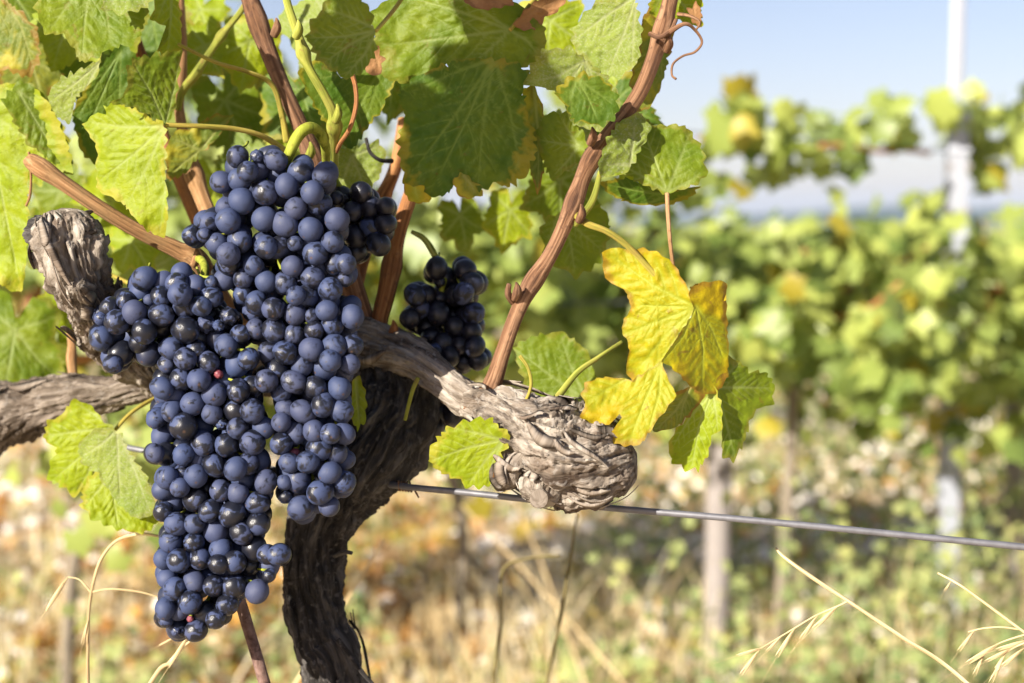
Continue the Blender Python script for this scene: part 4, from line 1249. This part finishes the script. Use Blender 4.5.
leaf([(513, 347), (533, 336), (563, 332), (587, 350), (597, 380), (592, 402), (575, 412), (557, 402), (532, 396), (520, 372)], (585, 400), [(516, 350), (560, 336), (535, 392), (590, 360)], .86, GREEN, gx=-.05, gy=-.1, wave=4, C=(560, 370), seed=48, rings=20, M=120)
leaf([(648, 4), (660, -12), (690, -20), (705, -8), (700, 14), (704, 24), (690, 27), (672, 16), (655, 20)], (664, -14), [(698, 20), (655, 14)], .81, LIME, gx=.2, gy=.1, wave=4, C=(680, 4), seed=49, rings=14, M=90)
leaf([(642, 20), (650, 6), (664, 18), (676, 26), (668, 60), (660, 90), (648, 110), (634, 112), (630, 80), (638, 50)], (660, 18), [(640, 106), (662, 80)], .825, OLIVE, gx=.3, gy=.1, wave=4, C=(652, 60), seed=50, rings=16, M=90)
leaf([(688, 10), (697, 2), (702, 14), (700, 26), (692, 24)], (694, 6), [(697, 22)], .80, BROWN, wave=4, C=(695, 14), seed=51, rings=8, M=40)
# sliver of leaf behind the long bunch
leaf([(352, 380), (360, 376), (366, 395), (366, 418), (358, 430), (351, 420)], (356, 378), [(360, 426)], .83, LIME, gx=.2, wave=2, C=(359, 402), seed=52, rings=10, M=60)
# added shoot above the picture, its leaves placed to shade the big leaf
sh0 = np.array([*P(676, -20, .80), .0035])
tgt = [P(460, 120, .80), P(505, 130, .80), P(430, 165, .80), P(470, 40, .80), P(520, 85, .80)]
SV = np.array(SUN_DIR)
cen = [t_ + SV * q_ for t_, q_ in zip(tgt, (.40, .44, .42, .46, .47))]
arch = [sh0, np.r_[sh0[:3] + np.array([-.02, -.10, .10]), .003], np.r_[cen[0] + np.array([.06, .03, .05]), .0025], np.r_[cen[2] + np.array([0, 0, .04]), .0018]]
link('shoot', cane_mesh('added_shade_shoot', arch, 95, (.3, .6), .4, .002, .06, True), SHOOT, VINE)  # unseen stem added to carry the shading leaves
for k, c_ in enumerate(cen):
    Rr = (.050, .040, .046, .050, .036)[k]
    wv_, fv_, cv_ = leaf_cloud(np.array([c_]), np.array([SV + np.array([.1 * k, -.1, .1])]), np.array([Rr]), np.array([[.1, .16, .02]]), np.random.default_rng(k), .1)
    mes = mesh_from('shade_leaf', wv_, fv_, True, attrs={'vein': np.zeros(len(wv_)), 'vdist': np.ones(len(wv_)), 'edge': np.zeros(len(wv_))}, uv=wv_)
    link('leaf', mes, GREEN, VINE)  # unseen leaf, added to keep sun off the big leaf
# leaves deeper inside the vine
deep = [(250, 40, 55, 100, .93, LIME), (70, 20, 55, 110, .9, LIME), (20, 130, 60, 70, .93, LIME), (110, 5, 60, 70, .88, GREEN), (205, 45, 45, 110, .92, LIME), (400, 60, 60, 100, .93, GREEN), (550, 20, 50, 90, .90, LIME), (600, 60, 55, 110, .92, LIME), (640, 150, 50, 70, .90, LIME), (570, 130, 50, 80, .89, PALE), (510, 210, 45, 100, .98, LIME), (460, 215, 40, 80, 1.0, GREEN), (300, 150, 50, 70, .96, LIME), (250, 150, 50, 110, .97, GREEN), (50, 230, 55, 80, .98, GREEN), (130, 240, 45, 60, .98, LIME),
        (15, 330, 85, 100, .99, GREEN), (75, 300, 60, 60, 1.02, LIME), (40, 370, 60, 80, 1.04, GREEN), (110, 200, 60, 120, 1.0, LIME), (150, 270, 55, 90, 1.02, PALE), (60, 190, 55, 60, 1.03, GREEN), (225, 100, 70, 70, .98, GREEN), (265, 120, 62, 110, 1.0, DEEP), (215, 180, 50, 80, 1.0, LIME), (140, 310, 45, 80, 1.0, LIME), (120, 95, 60, 100, .95, DEEP), (30, 60, 60, 80, .97, OLIVE), (10, -10, 60, 60, .95, GREEN), (150, 10, 70, 80, .96, DEEP), (90, 40, 60, 100, .94, DEEP),
        (560, 180, 55, 90, .93, GREEN), (615, 100, 60, 80, .91, DEEP), (300, 90, 70, 70, .93, DEEP), (420, -20, 60, 60, .9, GREEN), (330, 20, 60, 120, .9, PALE), (200, 10, 50, 120, 1.0, LIME)]
for k, (x, y, R_, a, d, mt) in enumerate(deep):
    generic_leaf(x, y, R_, a, d, mt, 300 + k, gx=float(RNG.normal(0, .3)), gy=float(RNG.normal(-.1, .25)), aspect=float(RNG.uniform(.75, 1.0)), curl=.2, wave=6)

# ------------------------------------------------------------------ grapes
def grape_mesh(name, mat, seed, wrinkle=0.0, prolate=1.05):
    nu, nv = 30, 20
    u = np.linspace(0, 2 * PI, nu, endpoint=False); w = np.linspace(0, PI, nv + 1)[1:-1]
    x = np.sin(w)[:, None] * np.cos(u)[None]; y = np.sin(w)[:, None] * np.sin(u)[None]; z = np.cos(w)[:, None] + 0 * u[None]
    p = np.vstack([np.stack([x, y, z], -1).reshape(-1, 3), [[0, 0, 1], [0, 0, -1]]])
    d = 1 + 0.065 * fbm(p * .9 + seed, seed, 2)
    if wrinkle:
        d = d * (1 - wrinkle * (1 - np.abs(fbm(p * 2.6 + seed, seed + 4, 3)) * 2.2)) * 0.92
    scar = np.clip(1.6 - np.hypot(p[:, 0], p[:, 1]) / .075, 0, 1) * (p[:, 2] < 0)
    scar[-1] = 1
    pp = p * d[:, None]
    pp[:, 2] *= prolate
    pp[:, 2] += np.exp(-((np.hypot(p[:, 0], p[:, 1])) / .13) ** 2) * .035 * (p[:, 2] < 0)
    n = nv - 1
    i = np.arange(n - 1)[:, None] * nu; j = np.arange(nu)[None]
    q = np.stack([i + j, i + nu + j, i + nu + (j + 1) % nu, i + (j + 1) % nu], -1).reshape(-1, 4)
    jj = np.arange(nu)
    f = [tuple(r) for r in q.tolist()] + [(n * nu, int(a), int((a + 1) % nu)) for a in jj] + [(n * nu + 1, int((n - 1) * nu + (a + 1) % nu), int((n - 1) * nu + a)) for a in jj]
    me = mesh_from(name, pp, f, True, attrs={'scar': scar, 'seed': np.zeros(len(pp))})
    me.materials.append(mat)
    return me, pp, f, scar


PROTO = {}
for nm, mt in (('bloom', GRAPE_BLOOM), ('mix', GRAPE_MIX), ('dark', GRAPE_DARK)):
    PROTO[nm] = [grape_mesh('grape_' + nm, mt, k, 0, pr) for k, pr in ((1, 1.03), (2, 1.07), (3, 1.12))]
    PROTO[nm + '_wrinkled'] = [grape_mesh('grape_wrinkled_' + nm, mt, 5, .22, 1.0)]
PROTO['red'] = [grape_mesh('grape_red', GRAPE_RED, 6, .16, 1.0)]


def seeds(ox, oy, sc, rows):
    return [(ox + r[0] / sc, oy + r[1] / sc, r[2] / sc, r[3] if len(r) > 3 else '') for r in rows]


Z = 5.69
S1 = seeds(180, 140, Z, [(328, 95, 58), (437, 95, 46, 'w'), (545, 115, 62), (385, 180, 55), (235, 240, 65), (340, 228, 66), (488, 300, 77), (610, 260, 72), (352, 348, 75), (275, 460, 72), (165, 470, 55), (70, 545, 52), (140, 540, 45), (480, 450, 70), (595, 480, 72), (210, 590, 56), (340, 575, 72), (490, 610, 62), (565, 610, 62), (275, 650, 70), (260, 385, 50), (655, 590, 45)])
S2 = seeds(280, 140, Z, [(120, 180, 72), (257, 198, 70), (185, 300, 62), (225, 365, 68), (325, 455, 72), (175, 510, 72), (90, 390, 62), (35, 480, 65), (105, 590, 58), (300, 580, 60), (205, 645, 75), (15, 620, 45)])
SC = seeds(280, 140, Z, [(430, 545, 72), (460, 300, 62), (515, 385, 65), (415, 405, 58), (600, 380, 45), (600, 475, 60), (560, 590, 65), (355, 335, 35, 'w'), (320, 330, 40), (430, 640, 60), (515, 500, 55)])
S4 = seeds(180, 250, Z, [(280, 70, 75), (255, 170, 55), (365, 160, 52), (420, 90, 48), (360, 255, 52), (435, 300, 60), (425, 350, 65), (530, 335, 60), (535, 460, 70), (640, 95, 58), (600, 190, 66), (490, 180, 55), (660, 260, 50), (655, 365, 62), (650, 485, 55), (430, 450, 50), (505, 580, 55), (600, 585, 70)])
S4A = seeds(180, 250, Z, [(180, 270, 65), (180, 185, 40), (345, 480, 45), (35, 320, 60), (120, 320, 50), (40, 455, 75), (150, 420, 58, 'w'), (280, 375, 55, 'w'), (120, 555, 65), (265, 545, 68), (330, 650, 75), (220, 430, 40, 'w'), (55, 625, 55), (160, 640, 60), (390, 620, 60)])
S5 = seeds(260, 250, Z, [(320, 40, 78), (435, 75, 70), (195, 90, 65), (300, 160, 65), (400, 225, 68), (260, 270, 72), (205, 365, 66), (410, 430, 65), (210, 480, 62), (295, 375, 45), (380, 345, 55), (525, 380, 68), (425, 545, 70), (295, 565, 72), (525, 545, 60), (240, 650, 68), (400, 630, 60), (490, 80, 50), (485, 165, 45), (510, 650, 50), (310, 460, 50)])
S7 = seeds(255, 360, Z, [(265, 40, 66), (125, 55, 70), (65, 120, 65), (220, 125, 68), (340, 155, 60), (425, 30, 60), (520, 40, 70), (480, 160, 68), (150, 180, 52), (390, 255, 68), (275, 295, 70), (175, 280, 55), (490, 290, 62), (150, 355, 48), (225, 415, 65), (150, 475, 60), (335, 405, 60), (430, 420, 52), (505, 420, 55), (365, 505, 70), (460, 530, 60), (300, 580, 65), (510, 570, 50), (195, 585, 52), (225, 530, 36, 'r')])
S7B = seeds(250, 450, Z, [(275, 175, 75), (195, 185, 45), (205, 265, 42), (290, 330, 70), (400, 240, 75), (455, 130, 60), (535, 180, 68), (450, 320, 55), (510, 60, 70)])
S3 = seeds(80, 250, Z, [(368, 162, 70), (475, 180, 55), (120, 500, 68), (210, 410, 70), (175, 330, 55), (265, 290, 50), (310, 355, 72), (365, 465, 72), (235, 590, 75), (395, 590, 75), (465, 370, 72), (380, 360, 45), (460, 265, 50), (550, 190, 60), (570, 250, 70), (600, 320, 70), (600, 455, 85), (520, 560, 68), (660, 570, 50), (190, 650, 50), (335, 530, 50), (500, 650, 50), (580, 130, 55), (395, 285, 35), (600, 620, 60), (120, 390, 40)])
S6 = seeds(140, 360, Z, [(185, 25, 68), (125, 160, 65), (195, 195, 65), (235, 110, 65), (335, 115, 68), (425, 195, 72), (560, 175, 70), (560, 35, 75), (300, 250, 72), (95, 330, 55), (185, 290, 65), (250, 380, 85), (410, 305, 55), (545, 290, 68), (360, 475, 75), (495, 485, 70), (465, 365, 40, 'w'), (640, 470, 75), (85, 530, 45), (145, 535, 65), (250, 540, 62), (325, 570, 45), (425, 600, 70), (545, 620, 65), (155, 670, 60), (245, 645, 50), (320, 660, 65), (640, 290, 70), (640, 150, 60), (555, 390, 60), (445, 80, 32, 'r')])
S8 = seeds(150, 450, Z, [(95, 150, 55), (80, 225, 62), (130, 300, 60), (75, 350, 45), (255, 160, 70), (190, 135, 45), (170, 215, 45), (260, 280, 75), (345, 345, 62), (400, 230, 58), (500, 245, 58), (490, 115, 62), (470, 365, 80), (150, 420, 70), (255, 420, 55), (375, 460, 75), (615, 300, 70), (520, 470, 65), (615, 420, 70), (120, 520, 65), (250, 525, 50), (80, 620, 55), (165, 630, 65), (285, 620, 58), (405, 570, 72), (595, 560, 75), (480, 640, 72), (390, 650, 50), (560, 80, 60), (640, 200, 60)])
S6 += [(257, 411, 12.5, ''), (259, 443, 12.5, ''), (258, 460, 12, ''), (264, 428, 11.5, ''), (266, 482, 11, '')]
S9 = seeds(150, 540, 6.207, [(85, 125, 52), (180, 130, 70), (310, 125, 60), (110, 240, 58), (155, 305, 70), (275, 255, 62), (250, 385, 75), (95, 425, 60), (185, 440, 55), (395, 285, 60), (440, 50, 75), (520, 155, 75), (425, 185, 55), (645, 55, 80), (520, 290, 70), (665, 320, 75), (345, 450, 68), (285, 565, 62), (100, 500, 45), (410, 490, 55), (480, 400, 65), (620, 150, 60), (730, 90, 55), (800, 90, 60), (740, 220, 45), (160, 570, 32, 'w'), (200, 575, 30, 'w'), (250, 490, 24, 'r')])
SD = seeds(400, 180, 3.0, [(110, 265, 34), (120, 305, 20, 'w'), (195, 270, 34), (215, 310, 35), (45, 345, 34), (78, 347, 34), (190, 340, 34), (120, 355, 22), (30, 415, 30), (115, 400, 34), (220, 400, 34), (165, 440, 33), (130, 490, 30), (180, 495, 28), (225, 500, 30), (80, 440, 32), (150, 530, 28), (190, 545, 28), (60, 385, 28), (215, 455, 30), (232, 540, 28), (100, 520, 28), (95, 470, 28)])
SE = [(392, 372, 12, ''), (402, 392, 13, ''), (425, 400, 12, ''), (418, 415, 12, ''), (440, 412, 12, ''), (432, 428, 11, ''), (448, 395, 11, ''), (410, 375, 11, ''), (455, 415, 11, ''), (398, 412, 10, '')]


def build_bunch(sd, d0, thick, kinds, label, group, stem_pts, seed, inner=True, back=True, parent_hint=None):
    rg = np.random.default_rng(seed)
    keep = []
    for s_ in sd:
        if all((s_[0] - k[0]) ** 2 + (s_[1] - k[1]) ** 2 > (0.55 * min(s_[2], k[2])) ** 2 + 20 for k in keep):
            keep.append(s_)
    xy = np.array([k[:2] for k in keep]); r = np.array([k[2] for k in keep]); rm = np.median(r); r = np.where(r > .75 * rm, rm * 1.07 + (r - rm) * .6, r); fl = [k[3] for k in keep]
    mpp = d0 / FPX
    # local half-width: distance to the outside of the seeds' union, by sampling a grid
    gx_, gy_ = np.meshgrid(np.arange(xy[:, 0].min() - 40, xy[:, 0].max() + 40, 5), np.arange(xy[:, 1].min() - 40, xy[:, 1].max() + 40, 5))
    G = np.stack([gx_.ravel(), gy_.ravel()], -1)
    dist = np.min(np.linalg.norm(G[:, None] - xy[None], axis=2) - r[None] * 1.1, axis=1)
    outp = G[dist > 9]
    D = np.clip(np.min(np.linalg.norm(xy[:, None] - outp[None], axis=2), axis=1) - 9, 0, None)
    t = np.clip(D / thick, 0, 1)
    z = -thick * np.sqrt(1 - (1 - t) ** 2) * .8 + rg.normal(0, 6, len(xy)) - r * .2
    # push overlapping berries apart in depth
    for it in range(160):
        dxy = xy[:, None] - xy[None]; d2 = (dxy ** 2).sum(2)
        need = (.80 * (r[:, None] + r[None])) ** 2 - d2
        dz = z[:, None] - z[None]
        gap = np.sqrt(np.clip(need, 0, None))
        ov = (need > 0) & (np.abs(dz) < gap)
        np.fill_diagonal(ov, False)
        push = np.where(ov, (gap - np.abs(dz)) * .5 * np.where(dz >= 0, 1, -1), 0)
        np.fill_diagonal(push, 0)
        push = np.where((dz == 0) & ov, np.where(np.arange(len(z))[:, None] > np.arange(len(z))[None], 1, -1) * gap * .5, push)
        mv = push.sum(1) / np.maximum(ov.sum(1), 1)
        z += mv * .55
        z -= .012 * (z - (-thick * .5))
    front = np.column_stack([xy, z, r])
    # inner and back berries fill the body of the bunch
    extra = []
    if inner:
        pool = np.column_stack([front])
        cand = rg.integers(0, len(front), 9000)
        for c_ in cand:
            b = front[c_]
            zz = b[2] + rg.uniform(8, 26 if rg.random() < .7 else thick * 2.0)
            p_ = np.array([b[0] + rg.normal(0, 11), b[1] + rg.normal(0, 11), zz, rg.uniform(10.5, 12.8)])
            if D[c_] < 5: continue
            if np.min(np.hypot(outp[:, 0] - p_[0], outp[:, 1] - p_[1])) - 9 < p_[3] * .85: continue
            dd = np.linalg.norm(pool[:, :3] - p_[:3], axis=1)
            if np.all(dd > .80 * (pool[:, 3] + p_[3])):
                pool = np.vstack([pool, p_]); extra.append(p_)
            if len(extra) > 1.9 * len(front): break
    # root
    a = np.asarray(stem_pts, float)
    top = P(a[0, 0], a[0, 1], a[0, 2])
    root = thing('grape_bunch', tuple(top), label, 'grapes', group)
    order = np.argsort(front[:, 2])
    vis = list(order[:100]); rest = [front[k] for k in order[100:]] + extra

    def place(row, kind):
        ms = PROTO[kind]
        me, pp, f, sc = ms[int(rg.integers(0, len(ms)))]
        W = P(row[0], row[1], d0 + row[2] * mpp)
        R_ = row[3] * (d0 + row[2] * mpp) / FPX
        # the stylar scar looks outwards and down
        dirv = Vector((rg.normal(0, .7), -rg.uniform(.0, 1.0), -rg.uniform(.1, 1.0))).normalized()
        qt = (-dirv).to_track_quat('Z', 'Y')
        return me, W, R_, qt, pp, f, sc
    for k in vis:
        w = fl[k]
        kind = {'w': None, 'r': 'red'}.get(w, kinds[int(rg.integers(0, len(kinds)))]) if w else kinds[int(rg.integers(0, len(kinds)))]
        if kind is None: kind = kinds[0] + '_wrinkled'
        me, W, R_, qt, *_ = place(front[k], kind)
        o = bpy.data.objects.new('grape', me)
        COL.objects.link(o)
        o.parent = root
        o.location = Vector(W) - root.location
        o.rotation_mode = 'QUATERNION'; o.rotation_quaternion = qt
        o.scale = (R_ * rg.uniform(.94, 1.04), R_ * rg.uniform(.94, 1.04), R_ * rg.uniform(.95, 1.05))
        if w == 'w': o['label'] = 'shrivelled dark berry'
        if w == 'r': o['label'] = 'small reddish unripe berry'
    if rest:
        s_ = Soup(); scs = []; sds = []
        for row in rest:
            me, W, R_, qt, pp, f, sc = place(row, kinds[0])
            M_ = np.array(qt.to_matrix())
            s_.add((pp * R_) @ M_.T + np.asarray(W), f)
            scs.append(sc); sds.append(np.full(len(pp), rg.random()))
        me = mesh_from('grapes_behind', np.vstack(s_.v), s_.f, True, attrs={'scar': np.concatenate(scs), 'seed': np.concatenate(sds)})
        o = link('grapes', me, {'bloom': GRAPE_BLOOM, 'mix': GRAPE_MIX, 'dark': GRAPE_DARK}[kinds[0]], root)
        o['kind'] = 'stuff'
    # stem: peduncle, rachis down the middle, pedicels to the front berries
    body = Soup()
    U = []
    def addtube(pts_, n=26, seg=12):
        q, L_ = spline(pts_, n)
        v, f, caps, th_ = tube_grid(q[:, :3], q[:, 3], seg)
        body.add(v, list(f) + caps)
        U.append(v * 1.0)
    addtube(px_path(a), 40)
    ys = np.linspace(xy[:, 1].min() + 10, xy[:, 1].max() - 10, 7)
    rx = [xy[np.abs(xy[:, 1] - yy) < 40][:, 0].mean() for yy in ys]
    addtube(px_path(np.column_stack([np.r_[a[-1, 0], rx], np.r_[a[-1, 1], ys], np.r_[a[-1, 2], np.full(7, d0 - thick * .05 * mpp)], np.r_[a[-1, 3], np.linspace(3, 1.5, 7)]])), 60)
    for k in range(len(front)):
        b = front[k]
        if k % 3: continue
        yc = np.clip(b[1] - 12, ys[0], ys[-1]); xc = np.interp(yc, ys, rx)
        p0 = px_path([(xc + (b[0] - xc) * .7, b[1] - 15, d0 + (b[2] * .5 + 16) * mpp, 1.4), (b[0] + (xc - b[0]) * .22, b[1] - b[3] * .95, d0 + (b[2] + 9) * mpp, 1.2), (b[0], b[1] - b[3] * .7, d0 + b[2] * mpp, 1.8)])
        addtube(p0, 6, 6)
    me = mesh_from('bunch_stem', np.vstack(body.v), body.f, True, uv=np.vstack(U))
    link('stem', me, PEDUNCLE, root)
    return root


GB = 'dark grape bunches on the foreground vine'
build_bunch(S3 + S4A + S6 + S8 + S9, .782, 42, ['mix', 'mix', 'mix', 'bloom'], 'large left bunch of blue black grapes with a wide shoulder and long tapering tail', GB,
            [(196, 257, .836, 4), (203, 262, .812, 4.2), (205, 272, .79, 4.3), (201, 286, .777, 4.2), (197, 302, .775, 4), (202, 330, .79, 3)], 1)
build_bunch(S1 + S2 + S4 + S5 + S7 + S7B, .785, 44, ['bloom', 'bloom', 'bloom', 'mix'], 'tall central bunch of dusty blue grapes hanging from a hooked green stem', GB,
            [(326, 162, .81, 4), (325, 145, .797, 5), (318, 131, .787, 5.5), (308, 128, .782, 6), (298, 136, .78, 6), (290, 152, .78, 5.5), (284, 166, .785, 4.5), (276, 182, .79, 3)], 2)
build_bunch(SC, .825, 24, ['dark', 'mix', 'dark'], 'small cluster of glossy dark grapes beside the top of the tall central bunch', GB,
            [(334, 178, .83, 3), (342, 190, .83, 3), (352, 200, .83, 2.5), (362, 210, .83, 2)], 3)
build_bunch(SD, .87, 24, ['dark', 'dark', 'mix'], 'small shaded bunch of near black grapes behind the right arm', GB,
            [(412, 232, .872, 2), (424, 238, .868, 2.2), (434, 252, .868, 2.2), (440, 275, .872, 2)], 4)
build_bunch(SE, .885, 18, ['dark'], 'half hidden bunch of dark grapes in the shade under the right arm', GB,
            [(412, 350, .89, 2), (415, 362, .888, 2), (418, 380, .888, 2)], 5)

# ------------------------------------------------------------------ wire, stake and dry stalks in focus
wire('training_wire', [[*P(x, y, d), 0.0019] for x, y, d in [(-600, 352, 1.03), (-150, 402, .985), (36, 424, .96), (130, 448, .915), (250, 466, .90), (330, 477, .905), (400, 486, .845), (470, 493, .83), (600, 507, .812), (760, 521, .79), (1024, 547, .765), (1300, 575, .74), (1800, 620, .71)]],
     'grey galvanised wire stretched across the front of the vine under the knob', None, WIRE_M, 220, 14)
tw = [o_ for o_ in COL.objects if o_.name == 'training_wire'][0]
for (x0, d_) in ((398, .8465),):
    hel = []
    for a_ in np.linspace(0, 5 * 2 * PI, 70):
        c0 = P(x0 + a_ * .45, 486 + (x0 + a_ * .45 - 400) * (.105 if x0 < 500 else .1035) - (.6 if x0 > 500 else 0), d_)
        hel.append([*(c0 + np.array([0, math.cos(a_), math.sin(a_)]) * .0027), .0006])
    hel.append([*(np.array(hel[-1][:3]) + [.004, -.004, -.006]), .0005])
    link('tie', cane_mesh('wire_tie', hel, 5, (), 0, .0009, .05, True), CANE, tw)
e0 = px_path([(182, 405, .84, 5.6)])[0]; e1 = px_path([(240, 600, .812, 5.8)])[0]
e1 = e0 + (e1 - e0) * (e0[2] + .08) / (e0[2] - e1[2]); e1[3] = e0[3] * 1.04
b_ = np.linspace(e0, e1, 9)
o = link('rusty_rod', cane_mesh('rusty_rod', b_, 8, (), 0, .003, .06, True), RUSTY)
tag(o, 'rusty iron rod leaning behind the left bunch beside the trunk', 'rod')

SPK = {}


def spikelet_mesh(L=.022, w=.0028):
    s = Soup()
    for k, (sg, op) in enumerate([(1, .16), (-1, .16), (0, 0.0)]):
        u = np.linspace(0, 1, 9)
        ww = w * np.sin(np.clip(u, .03, 1) * PI) ** .8 * (1 - .45 * u) * (1 if sg else .7)
        cx = sg * (op * L * u ** 1.2); rows = []
        for a in np.linspace(0, 2 * PI, 8, endpoint=False):
            rows.append(np.stack([cx + ww * .5 * np.cos(a), ww * np.sin(a), L * u * (1 if sg else .85)], -1))
        v = np.stack(rows, 1).reshape(-1, 3)
        f = [(i * 8 + j, i * 8 + (j + 1) % 8, (i + 1) * 8 + (j + 1) % 8, (i + 1) * 8 + j) for i in range(8) for j in range(8)]
        s.add(v, f)
    aw = np.array([[0, 0, L * .7, .00025], [.001, 0, L * 1.4, .0002], [.004, 0, L * 1.9, .00012]])
    q, _ = spline(aw, 10); v, f, caps, _ = tube_grid(q[:, :3], q[:, 3], 5); s.add(v, list(f) + caps)
    V_ = np.vstack(s.v)
    return mesh_from('spikelet', V_, s.f, True, uv=V_)


SPIKE = spikelet_mesh()
SPIKE.materials.append(STRAW)


def stalk(main, branches, spikes, label, group, ground_to, mat=STRAW, name='oat_stalk', cat='dry stalk'):
    a = px_path(main)
    a[:, 3] *= .82
    if ground_to is not None:
        e = a[-1]
        g0 = np.array([e[0] + ground_to[0], e[1] + ground_to[1], -.02, e[3]])
        tv = a[-1, :3] - a[-2, :3]; tv /= np.linalg.norm(tv) + 1e-9
        mid = e.copy(); mid[:3] = e[:3] + tv * .10; mid[:3] = mid[:3] * .7 + .3 * (e[:3] + (g0[:3] - e[:3]) * .2)
        a = np.vstack([a, mid, g0])
    root = thing(name, (a[-1][0], a[-1][1], 0), label, cat, group)
    link('stem', cane_mesh('stalk_stem', a, 3, (), 0, .0022, .06, True), mat, root)
    for br in branches:
        link('branch', cane_mesh('stalk_branch', br, 4, (), 0, .0014, .05), mat, root)
    for (x0, y0, x1, y1, d) in spikes:
        p0 = P(x0, y0, d); p1 = P(x1, y1, d - .003)
        dv = Vector(p1 - p0); L = dv.length
        o = bpy.data.objects.new('spikelet', SPIKE); COL.objects.link(o)
        o.parent = root
        o.location = Vector(p0) - root.location
        qt = dv.to_track_quat('Z', 'Y')
        o.rotation_mode = 'QUATERNION'; o.rotation_quaternion = qt
        sc = L / .022
        o.scale = (sc * .5, sc * .5, sc)
    return root


GS = 'dry oat stalks in the foreground'
stalk([(776, 548, .84, 1.2), (783, 556, .83, 1.8), (810, 576, .815, 2.4), (848, 601, .80, 2.2), (900, 636, .785, 2.3), (968, 684, .77, 2.4)],
      [[(848, 601, .80, 1), (838, 606, .80, .9), (815, 616, .80, .8), (795, 628, .80, .8), (775, 640, .80, .7), (758, 650, .80, .6)]],
      [(838, 606, 812, 630, .80), (818, 615, 800, 640, .80), (795, 628, 776, 658, .80), (782, 636, 766, 652, .80), (760, 649, 740, 676, .80), (762, 648, 736, 656, .80)],
      'long pale broken straw slanting down to the lower right corner with drooping oat husks', GS, (.35, -.05))
stalk([(938, 573, .82, 1.2), (960, 585, .81, 1.5), (985, 603, .80, 1.7), (1024, 632, .79, 1.8), (1070, 665, .78, 2)],
      [], [(952, 580, 944, 592, .82)], 'short thin straw slanting out of the right edge under the wire', GS, (.2, 0))
stalk([(968, 632, .81, .9), (985, 628, .805, 1), (1010, 628, .80, 1.2), (1050, 640, .79, 1.5), (1110, 690, .78, 1.8)],
      [[(1030, 633, .795, 1), (1000, 643, .795, .8), (980, 655, .795, .7)], [(1040, 637, .79, 1), (1010, 650, .79, .8), (995, 668, .79, .7)]],
      [(975, 630, 958, 652, .80), (1000, 643, 966, 664, .795), (985, 652, 974, 676, .795), (1012, 648, 985, 662, .79), (1030, 640, 996, 650, .792), (1005, 655, 990, 684, .79), (1024, 648, 1000, 668, .79)],
      'cluster of feathery oat husks hanging at the lower right edge', GS, (.2, 0))
stalk([(158, 536, .86, 1.6), (140, 534, .86, 1.8), (118, 540, .86, 2), (103, 556, .86, 2), (94, 580, .86, 2), (89, 610, .86, 2), (88, 650, .86, 2), (88, 690, .86, 2.2)],
      [[(92, 592, .86, 1), (110, 589, .86, 1), (140, 592, .86, .9), (168, 600, .86, .8)], [(92, 594, .86, .8), (80, 580, .86, .7), (68, 577, .86, .6)]],
      [(68, 577, 45, 612, .86), (89, 618, 82, 646, .858)], 'bent pale oat stalk with two husks left of the grapes', GS, (.0, .02))
stalk([(192, 640, .84, 1), (182, 648, .84, 1.8), (168, 664, .84, 2.2), (150, 684, .84, 2.6)],
      [], [(190, 634, 168, 668, .835), (178, 636, 158, 646, .835)], 'pale flattened straw just under the tip of the left bunch', GS, (-.05, .0))
stalk([(560, 555, 1.12, 1.6), (530, 558, 1.12, 1.8), (506, 566, 1.12, 2), (500, 585, 1.12, 2.2), (501, 620, 1.12, 2.2), (494, 684, 1.12, 2.4)],
      [], [], 'thin dark bent weed stem blurred below the knob', 'dark weed stems', (.0, .05), DRYWEED, 'weed_stem', 'weed')
stalk([(577, 515, 1.08, 1.4), (570, 560, 1.08, 2), (560, 620, 1.08, 2.4), (547, 684, 1.08, 2.6)],
      [], [], 'thin straight dark weed stem leaning below the knob', 'dark weed stems', (-.02, .03), DRYWEED, 'weed_stem', 'weed')
# out-of-focus straws, straight from the ground up
for k, (x0, y0, x1, y1, d) in enumerate([(462, 505, 545, 600, 1.9), (384, 540, 338, 620, 1.2), (516, 500, 560, 620, 2.1)]):
    p0, p1 = P(x0, y0, d), P(x1, y1, d)
    dr = p1 - p0
    g0 = p0 + dr * (p0[2] + .03) / -dr[2]
    pts = [[*p0, .0012], [*(p0 + (g0 - p0) * .35 + [0, 0, .01]), .0022], [*g0, .0028]]
    root = thing('dry_straw', tuple(g0), ['pale slanting straw blurred below the wire, left of the knob', 'pale blurred straw leaning right beside the trunk', 'pale blurred straw slanting under the knob'][k], 'dry stalk', 'blurred straws behind the vine')
    link('stem', cane_mesh('straw_stem', pts, 3, (), 0, .006, .06, True), STRAW, root)

for o in list(COL.objects):
    if '_o' in o: del o['_o']
